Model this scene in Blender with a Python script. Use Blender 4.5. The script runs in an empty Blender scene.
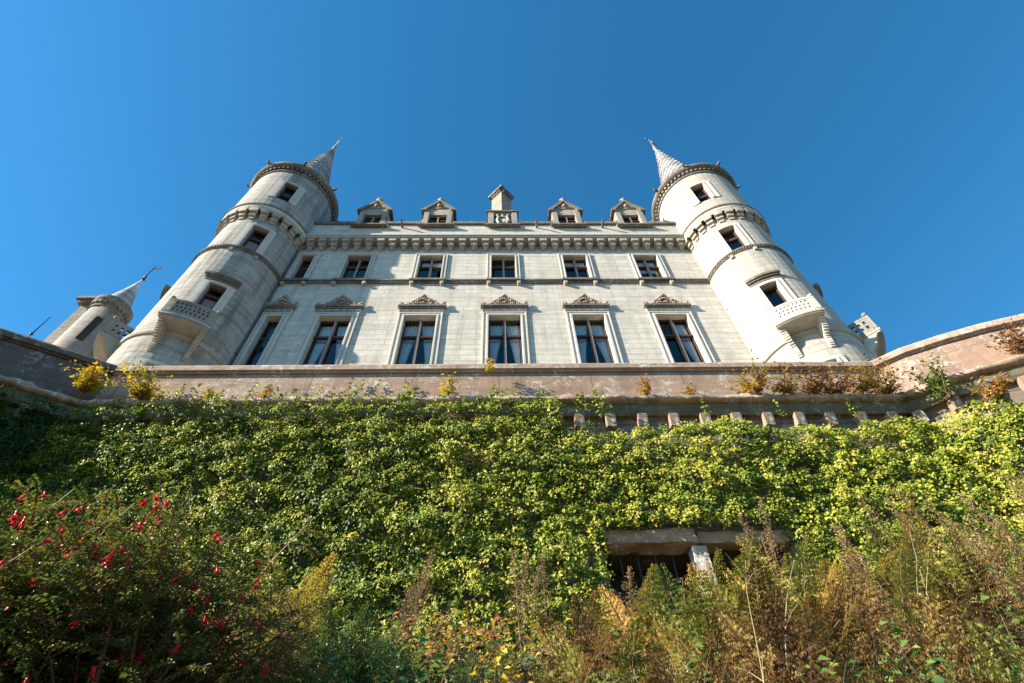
import bpy, math, random
import numpy as np
from mathutils import Vector, Matrix, noise

R_ = math.radians
sc = bpy.context.scene
col = sc.collection
random.seed(7)
rng = np.random.default_rng(11)

# ------------------------------------------------------------------ camera, sky, sun, exposure
cam_d = bpy.data.cameras.new('camera')
cam = bpy.data.objects.new('camera', cam_d)
col.objects.link(cam)
PITCH, YAW, ROLL = 0.93279, 0.042818, -0.039646
cp, sp, cy, sy = math.cos(PITCH), math.sin(PITCH), math.cos(YAW), math.sin(YAW)
fw = Vector((sy*cp, cy*cp, sp)); rt = Vector((cy, -sy, 0)); up = rt.cross(fw)
rt2 = rt*math.cos(ROLL)+up*math.sin(ROLL); up2 = up*math.cos(ROLL)-rt*math.sin(ROLL)
m = Matrix.Identity(4)
for i in range(3):
    m[i][0] = rt2[i]; m[i][1] = up2[i]; m[i][2] = -fw[i]
cam.matrix_world = m
cam_d.sensor_width = 36; cam_d.lens = 20.004; cam_d.clip_start = 0.05; cam_d.clip_end = 6000
sc.camera = cam

SUN_EL, SUN_AZ = 27.5, 72.0       # light travels toward (+sin az, +cos az), down
td = Vector((math.sin(R_(SUN_AZ))*math.cos(R_(SUN_EL)), math.cos(R_(SUN_AZ))*math.cos(R_(SUN_EL)), -math.sin(R_(SUN_EL))))
w = bpy.data.worlds.new('World'); sc.world = w; w.use_nodes = True
wt = w.node_tree; wt.nodes.clear()
sky = wt.nodes.new('ShaderNodeTexSky'); sky.sky_type = 'NISHITA'; sky.sun_disc = False
sky.sun_elevation = R_(SUN_EL)
sky.sun_rotation = math.atan2(-td.x, -td.y)
sky.altitude = 300; sky.air_density = 1.0; sky.dust_density = 0.1; sky.ozone_density = 4.5
bg = wt.nodes.new('ShaderNodeBackground'); bg.inputs[1].default_value = 0.09
wo = wt.nodes.new('ShaderNodeOutputWorld')
hs = wt.nodes.new('ShaderNodeHueSaturation'); hs.inputs['Hue'].default_value = 0.4865; hs.inputs['Saturation'].default_value = 1.22
wt.links.new(sky.outputs[0], hs.inputs['Color']); wt.links.new(hs.outputs[0], bg.inputs[0]); wt.links.new(bg.outputs[0], wo.inputs[0])
sd = bpy.data.lights.new('sun', 'SUN'); sd.energy = 5.0; sd.angle = R_(0.5); sd.color = (1, 0.895, 0.745)
so = bpy.data.objects.new('sun', sd); col.objects.link(so)
so.rotation_euler = td.to_track_quat('-Z', 'Y').to_euler(); so.location = (-40, -10, 40)
vs = sc.view_settings
sc.display_settings.display_device = 'sRGB'
vs.view_transform = 'Standard'; vs.look = 'None'; vs.gamma = 1; vs.use_curve_mapping = False
vs.exposure = 1.5
sc.cycles.max_bounces = 6; sc.cycles.transparent_max_bounces = 8

# ------------------------------------------------------------------ materials
def newmat(name):
    mt = bpy.data.materials.new(name); mt.use_nodes = True
    nt = mt.node_tree; nt.nodes.clear()
    out = nt.nodes.new('ShaderNodeOutputMaterial')
    return mt, nt, out
class N:
    def __init__(s, nt): s.nt = nt
    def n(s, t, **k):
        o = s.nt.nodes.new(t)
        for a, b in k.items(): setattr(o, a, b)
        return o
    def l(s, a, b): s.nt.links.new(a, b)
    def ramp(s, fac, stops):
        r = s.n('ShaderNodeValToRGB'); e = r.color_ramp.elements
        while len(e) < len(stops): e.new(0.5)
        for x, (p, c) in zip(e, stops): x.position = p; x.color = (*c, 1)
        s.l(fac, r.inputs[0]); return r.outputs[0]
    def noise(s, vec, scale, detail=6, rough=0.6, dist=0):
        o = s.n('ShaderNodeTexNoise'); o.inputs['Scale'].default_value = scale; o.inputs['Detail'].default_value = detail
        o.inputs['Roughness'].default_value = rough; o.inputs['Distortion'].default_value = dist
        s.l(vec, o.inputs['Vector']); return o.outputs[0]
    def mapv(s, vec, sc_):
        o = s.n('ShaderNodeMapping'); o.inputs['Scale'].default_value = sc_; s.l(vec, o.inputs[0]); return o.outputs[0]
    def mix(s, fac, a, b, mode='MIX'):
        o = s.n('ShaderNodeMix', data_type='RGBA', blend_type=mode)
        if isinstance(fac, (int, float)): o.inputs[0].default_value = fac
        else: s.l(fac, o.inputs[0])
        for i, v in ((6, a), (7, b)):
            if isinstance(v, tuple): o.inputs[i].default_value = (*v, 1)
            else: s.l(v, o.inputs[i])
        return o.outputs[2]
    def math(s, op, a, b=0.0):
        o = s.n('ShaderNodeMath', operation=op)
        for i, v in ((0, a), (1, b)):
            if isinstance(v, (int, float)): o.inputs[i].default_value = v
            else: s.l(v, o.inputs[i])
        return o.outputs[0]
    def bump(s, h, strength, dist=0.02):
        o = s.n('ShaderNodeBump'); o.inputs['Strength'].default_value = strength; o.inputs['Distance'].default_value = dist
        s.l(h, o.inputs['Height']); return o.outputs[0]

def stone_mat(name, base, dark, stain, brick=None, streak=0.6, lichen=0.0, lichen_col=(0.6, 0.6, 0.55), cyl=None, bump=0.5, dirt=0.5, rough=0.9, bc=0.88, mortar=0.55, ms=0.014, ledges=()):
    """weathered stone; brick=(w,h) ashlar courses; cyl = tower radius for wrapped courses"""
    mt, nt, out = newmat(name); g = N(nt)
    tc = g.n('ShaderNodeTexCoord'); ob = tc.outputs['Object']
    n1 = g.noise(ob, 0.5, 5); n2 = g.noise(ob, 3.2, 7, 0.65); n3 = g.noise(g.mapv(ob, (1.6, 1.6, 0.16)), 1.3, 6, 0.62)
    n5 = g.noise(g.mapv(ob, (0.45, 0.45, 3.4)), 1.0, 5, 0.6)
    c = g.mix(g.ramp(n2, [(0.3, (0, 0, 0)), (0.7, (1, 1, 1))]), base, tuple(x*0.82 for x in base))
    c = g.mix(g.math('MULTIPLY', g.ramp(n3, [(0.5, (0, 0, 0)), (0.72, (1, 1, 1))]), streak), c, dark)
    c = g.mix(g.math('MULTIPLY', g.ramp(n5, [(0.5, (0, 0, 0)), (0.75, (1, 1, 1))]), streak*0.7), c, dark)
    c = g.mix(g.math('MULTIPLY', g.ramp(n1, [(0.55, (0, 0, 0)), (0.75, (1, 1, 1))]), dirt), c, stain)
    n7 = g.noise(g.mapv(ob, (0.9, 0.9, 11.0)), 1.0, 4, 0.7)
    c = g.mix(g.math('MULTIPLY', g.ramp(n7, [(0.52, (0, 0, 0)), (0.66, (1, 1, 1))]), streak*0.55), c, dark)
    n8 = g.noise(g.mapv(ob, (5.0, 5.0, 0.22)), 1.0, 5, 0.65)
    dr = g.ramp(n8, [(0.5, (0, 0, 0)), (0.7, (1, 1, 1))])
    c = g.mix(g.math('MULTIPLY', dr, streak*0.32), c, dark)
    if ledges:                                   # rain-washed grime that runs down below sills and cornices
        sz = g.n('ShaderNodeSeparateXYZ'); g.l(ob, sz.inputs[0]); tot = None
        for lo_, hi_ in ledges:
            t_ = g.math('DIVIDE', g.math('SUBTRACT', sz.outputs[2], lo_), hi_-lo_)
            t_ = g.math('MULTIPLY', g.math('MAXIMUM', t_, 0.0), g.math('LESS_THAN', t_, 1.0))
            tot = t_ if tot is None else g.math('ADD', tot, t_)
        n9 = g.noise(g.mapv(ob, (2.2, 2.2, 0.1)), 1.0, 5, 0.7)
        f_ = g.math('MULTIPLY', g.math('MULTIPLY', tot, tot), g.ramp(n9, [(0.42, (0, 0, 0)), (0.66, (1, 1, 1))]))
        c = g.mix(g.math('MULTIPLY', f_, 0.75), c, dark)
    height = n2
    if brick:
        sep = g.n('ShaderNodeSeparateXYZ'); g.l(ob, sep.inputs[0])
        cmb = g.n('ShaderNodeCombineXYZ')
        if cyl:
            a = g.math('ARCTAN2', sep.outputs[0], sep.outputs[1]); g.l(g.math('MULTIPLY', a, cyl), cmb.inputs[0])
        else: g.l(g.math('ADD', sep.outputs[0], sep.outputs[1]), cmb.inputs[0])
        g.l(sep.outputs[2], cmb.inputs[1])
        b = g.n('ShaderNodeTexBrick'); g.l(cmb.outputs[0], b.inputs['Vector'])
        b.inputs['Scale'].default_value = 1; b.inputs['Brick Width'].default_value = brick[0]; b.inputs['Row Height'].default_value = brick[1]
        b.inputs['Mortar Size'].default_value = ms; b.inputs['Mortar Smooth'].default_value = 0.3; b.inputs['Bias'].default_value = 0
        b.inputs['Color1'].default_value = (1, 1, 1, 1); b.inputs['Color2'].default_value = (bc, bc*.99, bc*.96, 1); b.inputs['Mortar'].default_value = (mortar, mortar*.97, mortar*.92, 1)
        c = g.mix(0.75, c, b.outputs['Color'], 'MULTIPLY')
        height = g.math('SUBTRACT', g.math('MULTIPLY', n2, 0.6), g.math('MULTIPLY', b.outputs['Fac'], 0.8))
    if lichen:
        n4 = g.noise(ob, 9, 5, 0.7, 0.6); n6 = g.noise(ob, 1.7, 4)
        n10 = g.noise(ob, 34, 3, 0.6)
        f = g.math('MULTIPLY', g.math('MAXIMUM', g.ramp(n4, [(0.54, (0, 0, 0)), (0.62, (1, 1, 1))]), g.math('MULTIPLY', g.ramp(n10, [(0.58, (0, 0, 0)), (0.64, (1, 1, 1))]), 0.8)), g.ramp(n6, [(0.42, (0, 0, 0)), (0.6, (1, 1, 1))]))
        c = g.mix(g.math('MULTIPLY', f, lichen), c, lichen_col)
    p = g.n('ShaderNodeBsdfPrincipled'); p.inputs['Roughness'].default_value = rough; p.inputs['Specular IOR Level'].default_value = 0.25
    g.l(c, p.inputs['Base Color']); g.l(g.bump(height, bump, 0.03), p.inputs['Normal']); g.l(p.outputs[0], out.inputs[0])
    return mt

def plain_mat(name, colr, rough=0.6, spec=0.3, var=0.25, scale=6, metal=0.0, bump=0.15):
    mt, nt, out = newmat(name); g = N(nt)
    tc = g.n('ShaderNodeTexCoord'); n = g.noise(tc.outputs['Object'], scale, 5)
    c = g.mix(n, colr, tuple(x*(1-var*1.6) if 1-var*1.6 > 0 else 0 for x in colr))
    p = g.n('ShaderNodeBsdfPrincipled'); p.inputs['Roughness'].default_value = rough; p.inputs['Specular IOR Level'].default_value = spec; p.inputs['Metallic'].default_value = metal
    g.l(c, p.inputs['Base Color']); g.l(g.bump(n, bump), p.inputs['Normal']); g.l(p.outputs[0], out.inputs[0])
    return mt

def leaf_mat(name, stops, rough=0.42, spec=0.5, trans=0.35):
    mt, nt, out = newmat(name); g = N(nt)
    at = g.n('ShaderNodeAttribute', attribute_name='tint')
    c = g.ramp(at.outputs['Fac'], stops)
    p = g.n('ShaderNodeBsdfPrincipled'); p.inputs['Roughness'].default_value = rough; p.inputs['Specular IOR Level'].default_value = spec
    t = g.n('ShaderNodeBsdfTranslucent'); g.l(c, p.inputs['Base Color'])
    ct = g.mix(1.0, c, (1.0, 1.0, 0.55), 'MULTIPLY'); g.l(ct, t.inputs[0])
    mx = g.n('ShaderNodeMixShader'); mx.inputs[0].default_value = trans
    g.l(p.outputs[0], mx.inputs[1]); g.l(t.outputs[0], mx.inputs[2]); g.l(mx.outputs[0], out.inputs[0])
    return mt

def glass_mat():
    mt, nt, out = newmat('window_glass'); g = N(nt)
    fr = g.n('ShaderNodeFresnel'); fr.inputs[0].default_value = 1.55
    tr = g.n('ShaderNodeBsdfTransparent'); tr.inputs[0].default_value = (0.78, 0.84, 0.86, 1)
    tc = g.n('ShaderNodeTexCoord')
    gl = g.n('ShaderNodeBsdfGlossy'); gl.inputs['Roughness'].default_value = 0.02; gl.inputs[0].default_value = (1, 1, 1, 1)
    g.l(g.bump(g.noise(tc.outputs['Object'], 1.2, 2), 0.06, 0.05), gl.inputs['Normal'])
    mx = g.n('ShaderNodeMixShader'); g.l(fr.outputs[0], mx.inputs[0]); g.l(tr.outputs[0], mx.inputs[1]); g.l(gl.outputs[0], mx.inputs[2])
    g.l(mx.outputs[0], out.inputs[0]); return mt

LIME = (0.64, 0.60, 0.52)
M = {}
M['ashlar'] = stone_mat('pale_ashlar', LIME, (0.33, 0.31, 0.27), (0.50, 0.44, 0.34), brick=(1.25, 0.36), streak=0.6, dirt=0.45, bc=0.84, mortar=0.5, ledges=((22.3, 23.5), (25.6, 27.3), (28.6, 29.4)))
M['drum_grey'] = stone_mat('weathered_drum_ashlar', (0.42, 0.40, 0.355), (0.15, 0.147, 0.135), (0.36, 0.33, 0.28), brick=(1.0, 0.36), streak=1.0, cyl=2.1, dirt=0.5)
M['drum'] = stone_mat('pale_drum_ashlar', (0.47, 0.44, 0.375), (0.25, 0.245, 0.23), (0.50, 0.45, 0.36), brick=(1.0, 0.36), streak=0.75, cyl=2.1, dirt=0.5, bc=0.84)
M['trim'] = stone_mat('pale_trim', (0.58, 0.545, 0.47), (0.36, 0.35, 0.32), (0.48, 0.43, 0.34), streak=0.4, bump=0.25)
M['aged_shaded'] = stone_mat('aged_shaded_stone', (0.31, 0.285, 0.235), (0.12, 0.11, 0.095), (0.33, 0.27, 0.19), streak=0.85, bump=0.4, dirt=0.7)
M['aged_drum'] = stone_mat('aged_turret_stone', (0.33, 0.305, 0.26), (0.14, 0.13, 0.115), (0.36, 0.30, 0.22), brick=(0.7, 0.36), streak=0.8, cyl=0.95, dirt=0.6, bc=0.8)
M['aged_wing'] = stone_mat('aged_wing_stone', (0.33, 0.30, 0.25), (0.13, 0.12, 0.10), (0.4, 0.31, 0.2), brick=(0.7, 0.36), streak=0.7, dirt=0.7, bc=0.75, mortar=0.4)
M['aged'] = stone_mat('aged_trim', (0.38, 0.345, 0.285), (0.19, 0.175, 0.15), (0.36, 0.30, 0.22), streak=0.85, bump=0.4, dirt=0.7)
M['aged_block'] = stone_mat('aged_blocks', (0.33, 0.295, 0.235), (0.2, 0.185, 0.155), (0.42, 0.33, 0.2), brick=(0.6, 0.36), streak=0.7, bump=0.5, dirt=0.7, bc=0.7, mortar=0.4)
M['dark_trim'] = stone_mat('weathered_ledge', (0.175, 0.15, 0.12), (0.08, 0.075, 0.065), (0.32, 0.27, 0.2), streak=0.8, lichen=0.5)
M['carved'] = stone_mat('carved_brown_stone', (0.40, 0.30, 0.235), (0.20, 0.17, 0.14), (0.47, 0.40, 0.33), streak=0.6)
M['corbel'] = stone_mat('corbel_stone', (0.42, 0.39, 0.32), (0.22, 0.2, 0.17), (0.42, 0.33, 0.2), streak=0.6)
M['buff'] = stone_mat('buff_stone', (0.45, 0.375, 0.27), (0.28, 0.22, 0.15), (0.5, 0.34, 0.18), streak=0.5)
M['red'] = stone_mat('red_sandstone', (0.37, 0.248, 0.178), (0.15, 0.11, 0.085), (0.50, 0.40, 0.28), brick=(1.5, 0.9), streak=0.75, lichen=0.7, bump=0.9, dirt=0.9, mortar=0.75)
M['coping'] = stone_mat('red_coping', (0.41, 0.30, 0.225), (0.17, 0.12, 0.10), (0.45, 0.36, 0.28), streak=0.6, lichen=0.9, bump=0.8, dirt=0.6)
M['mould'] = stone_mat('lichened_moulding', (0.46, 0.32, 0.22), (0.08, 0.06, 0.045), (0.42, 0.36, 0.28), streak=0.9, lichen=1.0, bump=1.0)
M['moss'] = stone_mat('mossy_stone', (0.17, 0.14, 0.085), (0.06, 0.055, 0.03), (0.26, 0.19, 0.12), streak=0.8, lichen=0.4, bump=0.9, dirt=0.8)
M['red_dark'] = stone_mat('dark_red_sandstone', (0.15, 0.105, 0.085), (0.05, 0.042, 0.036), (0.20, 0.15, 0.11), brick=(1.5, 0.9), streak=0.8, lichen=0.4, bump=0.9, dirt=0.9, mortar=0.75)
M['lintel'] = stone_mat('lichened_lintel', (0.42, 0.275, 0.19), (0.12, 0.09, 0.07), (0.4, 0.33, 0.26), streak=0.7, lichen=1.0, bump=1.0)
M['pale_lichen'] = stone_mat('pale_lichened_post', (0.46, 0.38, 0.32), (0.25, 0.19, 0.15), (0.5, 0.47, 0.44), streak=0.5, lichen=1.0, lichen_col=(0.68, 0.67, 0.66), bump=1.0)
M['rubble'] = stone_mat('dark_rubble', (0.22, 0.18, 0.14), (0.10, 0.09, 0.07), (0.28, 0.22, 0.16), brick=(0.5, 0.25), streak=0.6, lichen=0.4, bump=1.0)
M['spire'] = stone_mat('pale_stone_slates', (0.66, 0.655, 0.64), (0.24, 0.24, 0.245), (0.46, 0.45, 0.43), brick=(0.36, 0.34), streak=0.4, cyl=1.1, bump=0.4, bc=0.22, mortar=0.5, ms=0.012)
M['spire_core'] = stone_mat('dark_spire_joints', (0.30, 0.295, 0.29), (0.12, 0.12, 0.12), (0.2, 0.19, 0.18))
M['slate'] = stone_mat('roof_slate', (0.13, 0.135, 0.14), (0.07, 0.07, 0.07), (0.17, 0.16, 0.14), brick=(0.3, 0.25), streak=0.4)
M['wood'] = plain_mat('brown_sash', (0.085, 0.045, 0.03), 0.5)
M['mullion'] = plain_mat('weathered_mullion', (0.36, 0.26, 0.21), 0.6)
M['dark_panel'] = plain_mat('dark_recess_stone', (0.06, 0.055, 0.05), 0.9, 0.1)
M['lead'] = plain_mat('lead_pipe', (0.11, 0.12, 0.13), 0.5, 0.4, metal=0.2)
M['iron'] = plain_mat('iron', (0.05, 0.045, 0.04), 0.6)
M['gilt'] = plain_mat('weathered_vane', (0.36, 0.33, 0.28), 0.4, 0.5, metal=0.5)
M['room'] = plain_mat('dim_interior', (0.05, 0.048, 0.045), 0.9, 0.1)
M['curtain'] = plain_mat('pale_curtain', (0.85, 0.88, 0.88), 0.9, 0.1, var=0.12, scale=2)
M['blind'] = plain_mat('pinkish_blind', (0.75, 0.40, 0.32), 0.9, 0.1, var=0.15, scale=2)
M['glass'] = glass_mat()
M['soil'] = stone_mat('bank_soil', (0.075, 0.058, 0.04), (0.03, 0.025, 0.018), (0.06, 0.07, 0.03), streak=0.5, bump=1.0)
M['gravel'] = stone_mat('terrace_gravel', (0.30, 0.27, 0.23), (0.18, 0.16, 0.13), (0.3, 0.26, 0.2), streak=0.2)
M['stem'] = plain_mat('brown_stem', (0.16, 0.10, 0.06), 0.7)
M['redstem'] = plain_mat('reddish_stem', (0.20, 0.07, 0.045), 0.6)
M['straw'] = plain_mat('dry_straw', (0.40, 0.33, 0.19), 0.7)
M['petal'] = leaf_mat('crimson_petal', [(0, (0.80, 0.018, 0.02)), (1, (0.6, 0.01, 0.03))], trans=0.4)
M['petal_in'] = plain_mat('purple_petal', (0.45, 0.01, 0.06), 0.5, 0.4)
M['ivy'] = leaf_mat('ivy_leaf', [(0.0, (0.025, 0.07, 0.008)), (0.3, (0.14, 0.215, 0.02)), (0.6, (0.36, 0.385, 0.04)), (0.88, (0.60, 0.55, 0.11)), (1.0, (0.50, 0.27, 0.05))], trans=0.36, rough=0.5, spec=0.28)
M['fuchsia'] = leaf_mat('fuchsia_leaf', [(0, (0.035, 0.08, 0.02)), (0.5, (0.11, 0.16, 0.035)), (0.85, (0.27, 0.26, 0.06)), (1, (0.30, 0.13, 0.06))], rough=0.33, trans=0.25)
M['gold'] = leaf_mat('golden_leaf', [(0, (0.22, 0.24, 0.03)), (0.4, (0.55, 0.45, 0.04)), (0.75, (0.65, 0.48, 0.04)), (1, (0.55, 0.24, 0.04))])
M['amber'] = leaf_mat('amber_leaf', [(0, (0.20, 0.22, 0.05)), (0.35, (0.50, 0.40, 0.07)), (0.7, (0.55, 0.27, 0.09)), (1, (0.42, 0.12, 0.07))])
M['rust'] = leaf_mat('rusty_leaf', [(0, (0.20, 0.16, 0.05)), (0.4, (0.38, 0.22, 0.09)), (0.75, (0.36, 0.14, 0.08)), (1, (0.2, 0.07, 0.05))], rough=0.7, spec=0.2)
M['bracken_rust'] = leaf_mat('bracken_rust', [(0, (0.06, 0.035, 0.025)), (0.4, (0.17, 0.09, 0.045)), (0.7, (0.34, 0.20, 0.07)), (1, (0.36, 0.36, 0.10))], rough=0.7, spec=0.2)
M['bracken_olive'] = leaf_mat('bracken_olive', [(0, (0.08, 0.12, 0.02)), (0.4, (0.24, 0.25, 0.05)), (0.75, (0.46, 0.40, 0.09)), (1, (0.52, 0.32, 0.09))], rough=0.65, spec=0.25)
M['green'] = leaf_mat('green_leaf', [(0, (0.04, 0.10, 0.025)), (0.45, (0.11, 0.22, 0.045)), (0.8, (0.22, 0.31, 0.08)), (1, (0.40, 0.36, 0.10))])
M['plume'] = leaf_mat('dry_plume', [(0, (0.12, 0.075, 0.04)), (0.5, (0.27, 0.18, 0.095)), (1, (0.42, 0.31, 0.17))], rough=0.8, spec=0.1, trans=0.15)
M['feather'] = leaf_mat('feathery_green', [(0, (0.04, 0.09, 0.04)), (0.6, (0.10, 0.17, 0.07)), (1, (0.2, 0.24, 0.09))])
M['litter'] = leaf_mat('undergrowth_leaf', [(0, (0.025, 0.045, 0.014)), (0.3, (0.08, 0.115, 0.03)), (0.6, (0.2, 0.165, 0.055)), (0.85, (0.33, 0.19, 0.065)), (1, (0.44, 0.35, 0.14))], rough=0.6)

# ------------------------------------------------------------------ mesh builder
class MB:
    def __init__(s): s.v = []; s.f = []
    def add(s, vs, fs):
        b = len(s.v); s.v += [tuple(p) for p in vs]; s.f += [tuple(i+b for i in f) for f in fs]; return s
    def box(s, x0, x1, y0, y1, z0, z1):
        return s.add([(x0,y0,z0),(x1,y0,z0),(x1,y1,z0),(x0,y1,z0),(x0,y0,z1),(x1,y0,z1),(x1,y1,z1),(x0,y1,z1)],
              [(3,2,1,0),(4,5,6,7),(0,1,5,4),(1,2,6,5),(2,3,7,6),(3,0,4,7)])
    def quad(s, a, b, c, d): return s.add([a, b, c, d], [(0, 1, 2, 3)])
    def arc(s, cx, cy, r0, r1, p0, p1, z0, z1, n=10, z0i=None):
        """block on a drum, between radii r0<r1 and angles p0<p1 (degrees from -Y towards +X)"""
        vs = []
        for i in range(n+1):
            a = R_(p0+(p1-p0)*i/n); sn, cs = math.sin(a), math.cos(a)
            vs += [(cx+r1*sn, cy-r1*cs, z0), (cx+r1*sn, cy-r1*cs, z1), (cx+r0*sn, cy-r0*cs, z1), (cx+r0*sn, cy-r0*cs, z0 if z0i is None else z0i)]
        fs = []
        for i in range(n):
            a, b = i*4, i*4+4
            for k in range(4): fs.append((a+k, b+k, b+(k+1) % 4, a+(k+1) % 4))
        fs += [(3, 2, 1, 0), (n*4, n*4+1, n*4+2, n*4+3)]
        return s.add(vs, fs)
    def lathe(s, cx, cy, prof, n=48, cap=True):
        vs = []; m_ = len(prof)
        for i in range(n):
            a = 2*math.pi*i/n
            for r, z in prof: vs.append((cx+r*math.sin(a), cy-r*math.cos(a), z))
        fs = []
        for i in range(n):
            for k in range(m_-1):
                a, b = i*m_+k, ((i+1) % n)*m_+k; fs.append((a, b, b+1, a+1))
        if cap:
            if prof[0][0] > 1e-4: fs.append(tuple(i*m_ for i in range(n))[::-1])
            if prof[-1][0] > 1e-4: fs.append(tuple(i*m_+m_-1 for i in range(n)))
        return s.add(vs, fs)
    def prism(s, pts, y0, y1):
        """outline in (x,z), extruded in y"""
        n = len(pts)
        vs = [(x, y0, z) for x, z in pts]+[(x, y1, z) for x, z in pts]
        fs = [tuple(range(n)), tuple(range(2*n-1, n-1, -1))]+[(i, i+n, (i+1) % n+n, (i+1) % n) for i in range(n)]
        return s.add(vs, fs)
    def tube(s, pts, r0, r1=None, n=5):
        r1 = r0 if r1 is None else r1
        L = len(pts); vs = []
        for i, p in enumerate(pts):
            p = Vector(p); a = Vector(pts[max(i-1, 0)]); b = Vector(pts[min(i+1, L-1)])
            t = (b-a).normalized(); u = t.cross(Vector((0.31, 0.2, 0.93)));
            if u.length < 1e-3: u = t.cross(Vector((1, 0, 0)))
            u.normalize(); v = t.cross(u); r = r0+(r1-r0)*i/(L-1)
            for k in range(n):
                g = 2*math.pi*k/n; vs.append(p+u*(r*math.cos(g))+v*(r*math.sin(g)))
        fs = [(i*n+k, i*n+(k+1) % n, (i+1)*n+(k+1) % n, (i+1)*n+k) for i in range(L-1) for k in range(n)]
        fs += [tuple(range(n))[::-1], tuple((L-1)*n+k for k in range(n))]
        return s.add(vs, fs)
    def ball(s, c, r, n=10, sz=1.0):
        prof = [(max(r*math.sin(math.pi*i/6), 0), c[2]-r*sz*math.cos(math.pi*i/6)) for i in range(7)]
        return s.lathe(c[0], c[1], prof, n, cap=False)
    def build(s, name, mat, parent=None, origin=None, bevel=0.0, smooth=False):
        me = bpy.data.meshes.new(name)
        o_ = Vector(origin) if origin is not None else None
        vs = [tuple(Vector(p)-o_) for p in s.v] if o_ is not None else s.v
        me.from_pydata(vs, [], s.f); me.validate()
        mats = mat if isinstance(mat, list) else [mat]
        for q in mats: me.materials.append(M[q])
        ob = bpy.data.objects.new(name, me); col.objects.link(ob)
        if o_ is not None: ob.location = o_
        if parent is not None: setparent(ob, parent)
        if bevel:
            b = ob.modifiers.new('bevel', 'BEVEL'); b.width = bevel; b.segments = 2; b.limit_method = 'ANGLE'; b.angle_limit = R_(40)
        if smooth:
            for p in me.polygons: p.use_smooth = True
        return ob

def wloc(o):
    v = Vector(o.location)
    while o.parent: o = o.parent; v = v+Vector(o.location)
    return v
def setparent(o, p):
    o.location = Vector(o.location)-wloc(p); o.parent = p
def tag(o, label=None, cat=None, group=None, kind=None):
    if label: o['label'] = label
    if cat: o['category'] = cat
    if group: o['group'] = group
    if kind: o['kind'] = kind
    return o
def empty(name, loc):
    e = bpy.data.objects.new(name, None); e.empty_display_size = 0.2; col.objects.link(e); e.location = loc; return e
def copy_tree(o, parent=None, off=(0, 0, 0)):
    c = o.copy(); col.objects.link(c)
    if parent is not None: c.parent = parent
    c.location = Vector(o.location)+Vector(off)
    for ch in list(o.children): copy_tree(ch, c)
    return c

# a sheet in (u,z) with rectangular openings left out, plus their reveals; P(u, depth, z) -> xyz
def pierced(mb, us, zs, holes, P, depth, maxdu):
    U = sorted(set([us[0], us[1]]+[h[0] for h in holes]+[h[1] for h in holes]))
    Z = sorted(set([zs[0], zs[1]]+[h[2] for h in holes]+[h[3] for h in holes]))
    UU = []
    for a, b in zip(U, U[1:]):
        k = max(1, int(math.ceil((b-a)/maxdu))); UU += [a+(b-a)*i/k for i in range(k)]
    UU.append(U[-1])
    for a, b in zip(UU, UU[1:]):
        for c, d in zip(Z, Z[1:]):
            um, zm = (a+b)/2, (c+d)/2
            if any(h[0] < um < h[1] and h[2] < zm < h[3] for h in holes): continue
            mb.quad(P(a, 0, c), P(b, 0, c), P(b, 0, d), P(a, 0, d))
    for u0, u1, z0, z1 in holes:
        k = max(1, int(math.ceil((u1-u0)/maxdu)))
        mb.quad(P(u0, 0, z0), P(u0, 0, z1), P(u0, depth, z1), P(u0, depth, z0))
        mb.quad(P(u1, 0, z1), P(u1, 0, z0), P(u1, depth, z0), P(u1, depth, z1))
        for i in range(k):
            a = u0+(u1-u0)*i/k; b = u0+(u1-u0)*(i+1)/k
            mb.quad(P(a, 0, z1), P(b, 0, z1), P(b, depth, z1), P(a, depth, z1))
            mb.quad(P(b, 0, z0), P(a, 0, z0), P(a, depth, z0), P(b, depth, z0))

# ------------------------------------------------------------------ ground, terrace
def bank_z(x, y):
    t = min(max((y-0.8)/5.2, 0), 1)
    return -1.6+4.2*t+0.12*math.sin(x*1.3+y*2.1)*t
g = MB()
xs = [-3000, -200, -40, -20]+[x*1.0 for x in range(-14, 15)]+[20, 40, 200, 3000]
ysl = [-3000, -200, -20, -4, 0, 0.8]+[0.8+0.4*i for i in range(1, 14)]
idx = {}
for j, y in enumerate(ysl):
    for i, x in enumerate(xs):
        idx[i, j] = len(g.v); g.v.append((x, y, bank_z(x, y)))
for j in range(len(ysl)-1):
    for i in range(len(xs)-1):
        g.f.append((idx[i, j], idx[i+1, j], idx[i+1, j+1], idx[i, j+1]))
tag(g.build('ground', 'soil'), kind='structure')

# ------------------------------------------------------------------ terrace retaining wall
WALL = [(-16, 3.35), (-12.5, 3.55), (-10.5, 3.95), (-9.3, 4.5), (-8.5, 4.86), (-7.72, 5.21), (-6.97, 5.59), (-6.2, 6.0),
        (6.31, 6.0), (6.71, 5.71), (7.27, 5.44), (7.83, 5.22), (8.44, 5.03), (9.2, 4.85), (10.5, 4.66), (13, 4.5)]
def path_normals(pts):
    out = []
    for i in range(len(pts)):
        a = pts[max(i-1, 0)]; b = pts[i]; c = pts[min(i+1, len(pts)-1)]
        n1 = Vector((b[1]-a[1], -(b[0]-a[0]))) if i > 0 else None
        n2 = Vector((c[1]-b[1], -(c[0]-b[0]))) if i < len(pts)-1 else None
        if n1 is not None: n1.normalize()
        if n2 is not None: n2.normalize()
        if n1 is None: n = n2
        elif n2 is None: n = n1
        else:
            n = (n1+n2).normalized(); n = n/max(n.dot(n1), 0.4)
        out.append(n)
    return out
WN = path_normals(WALL)
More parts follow.
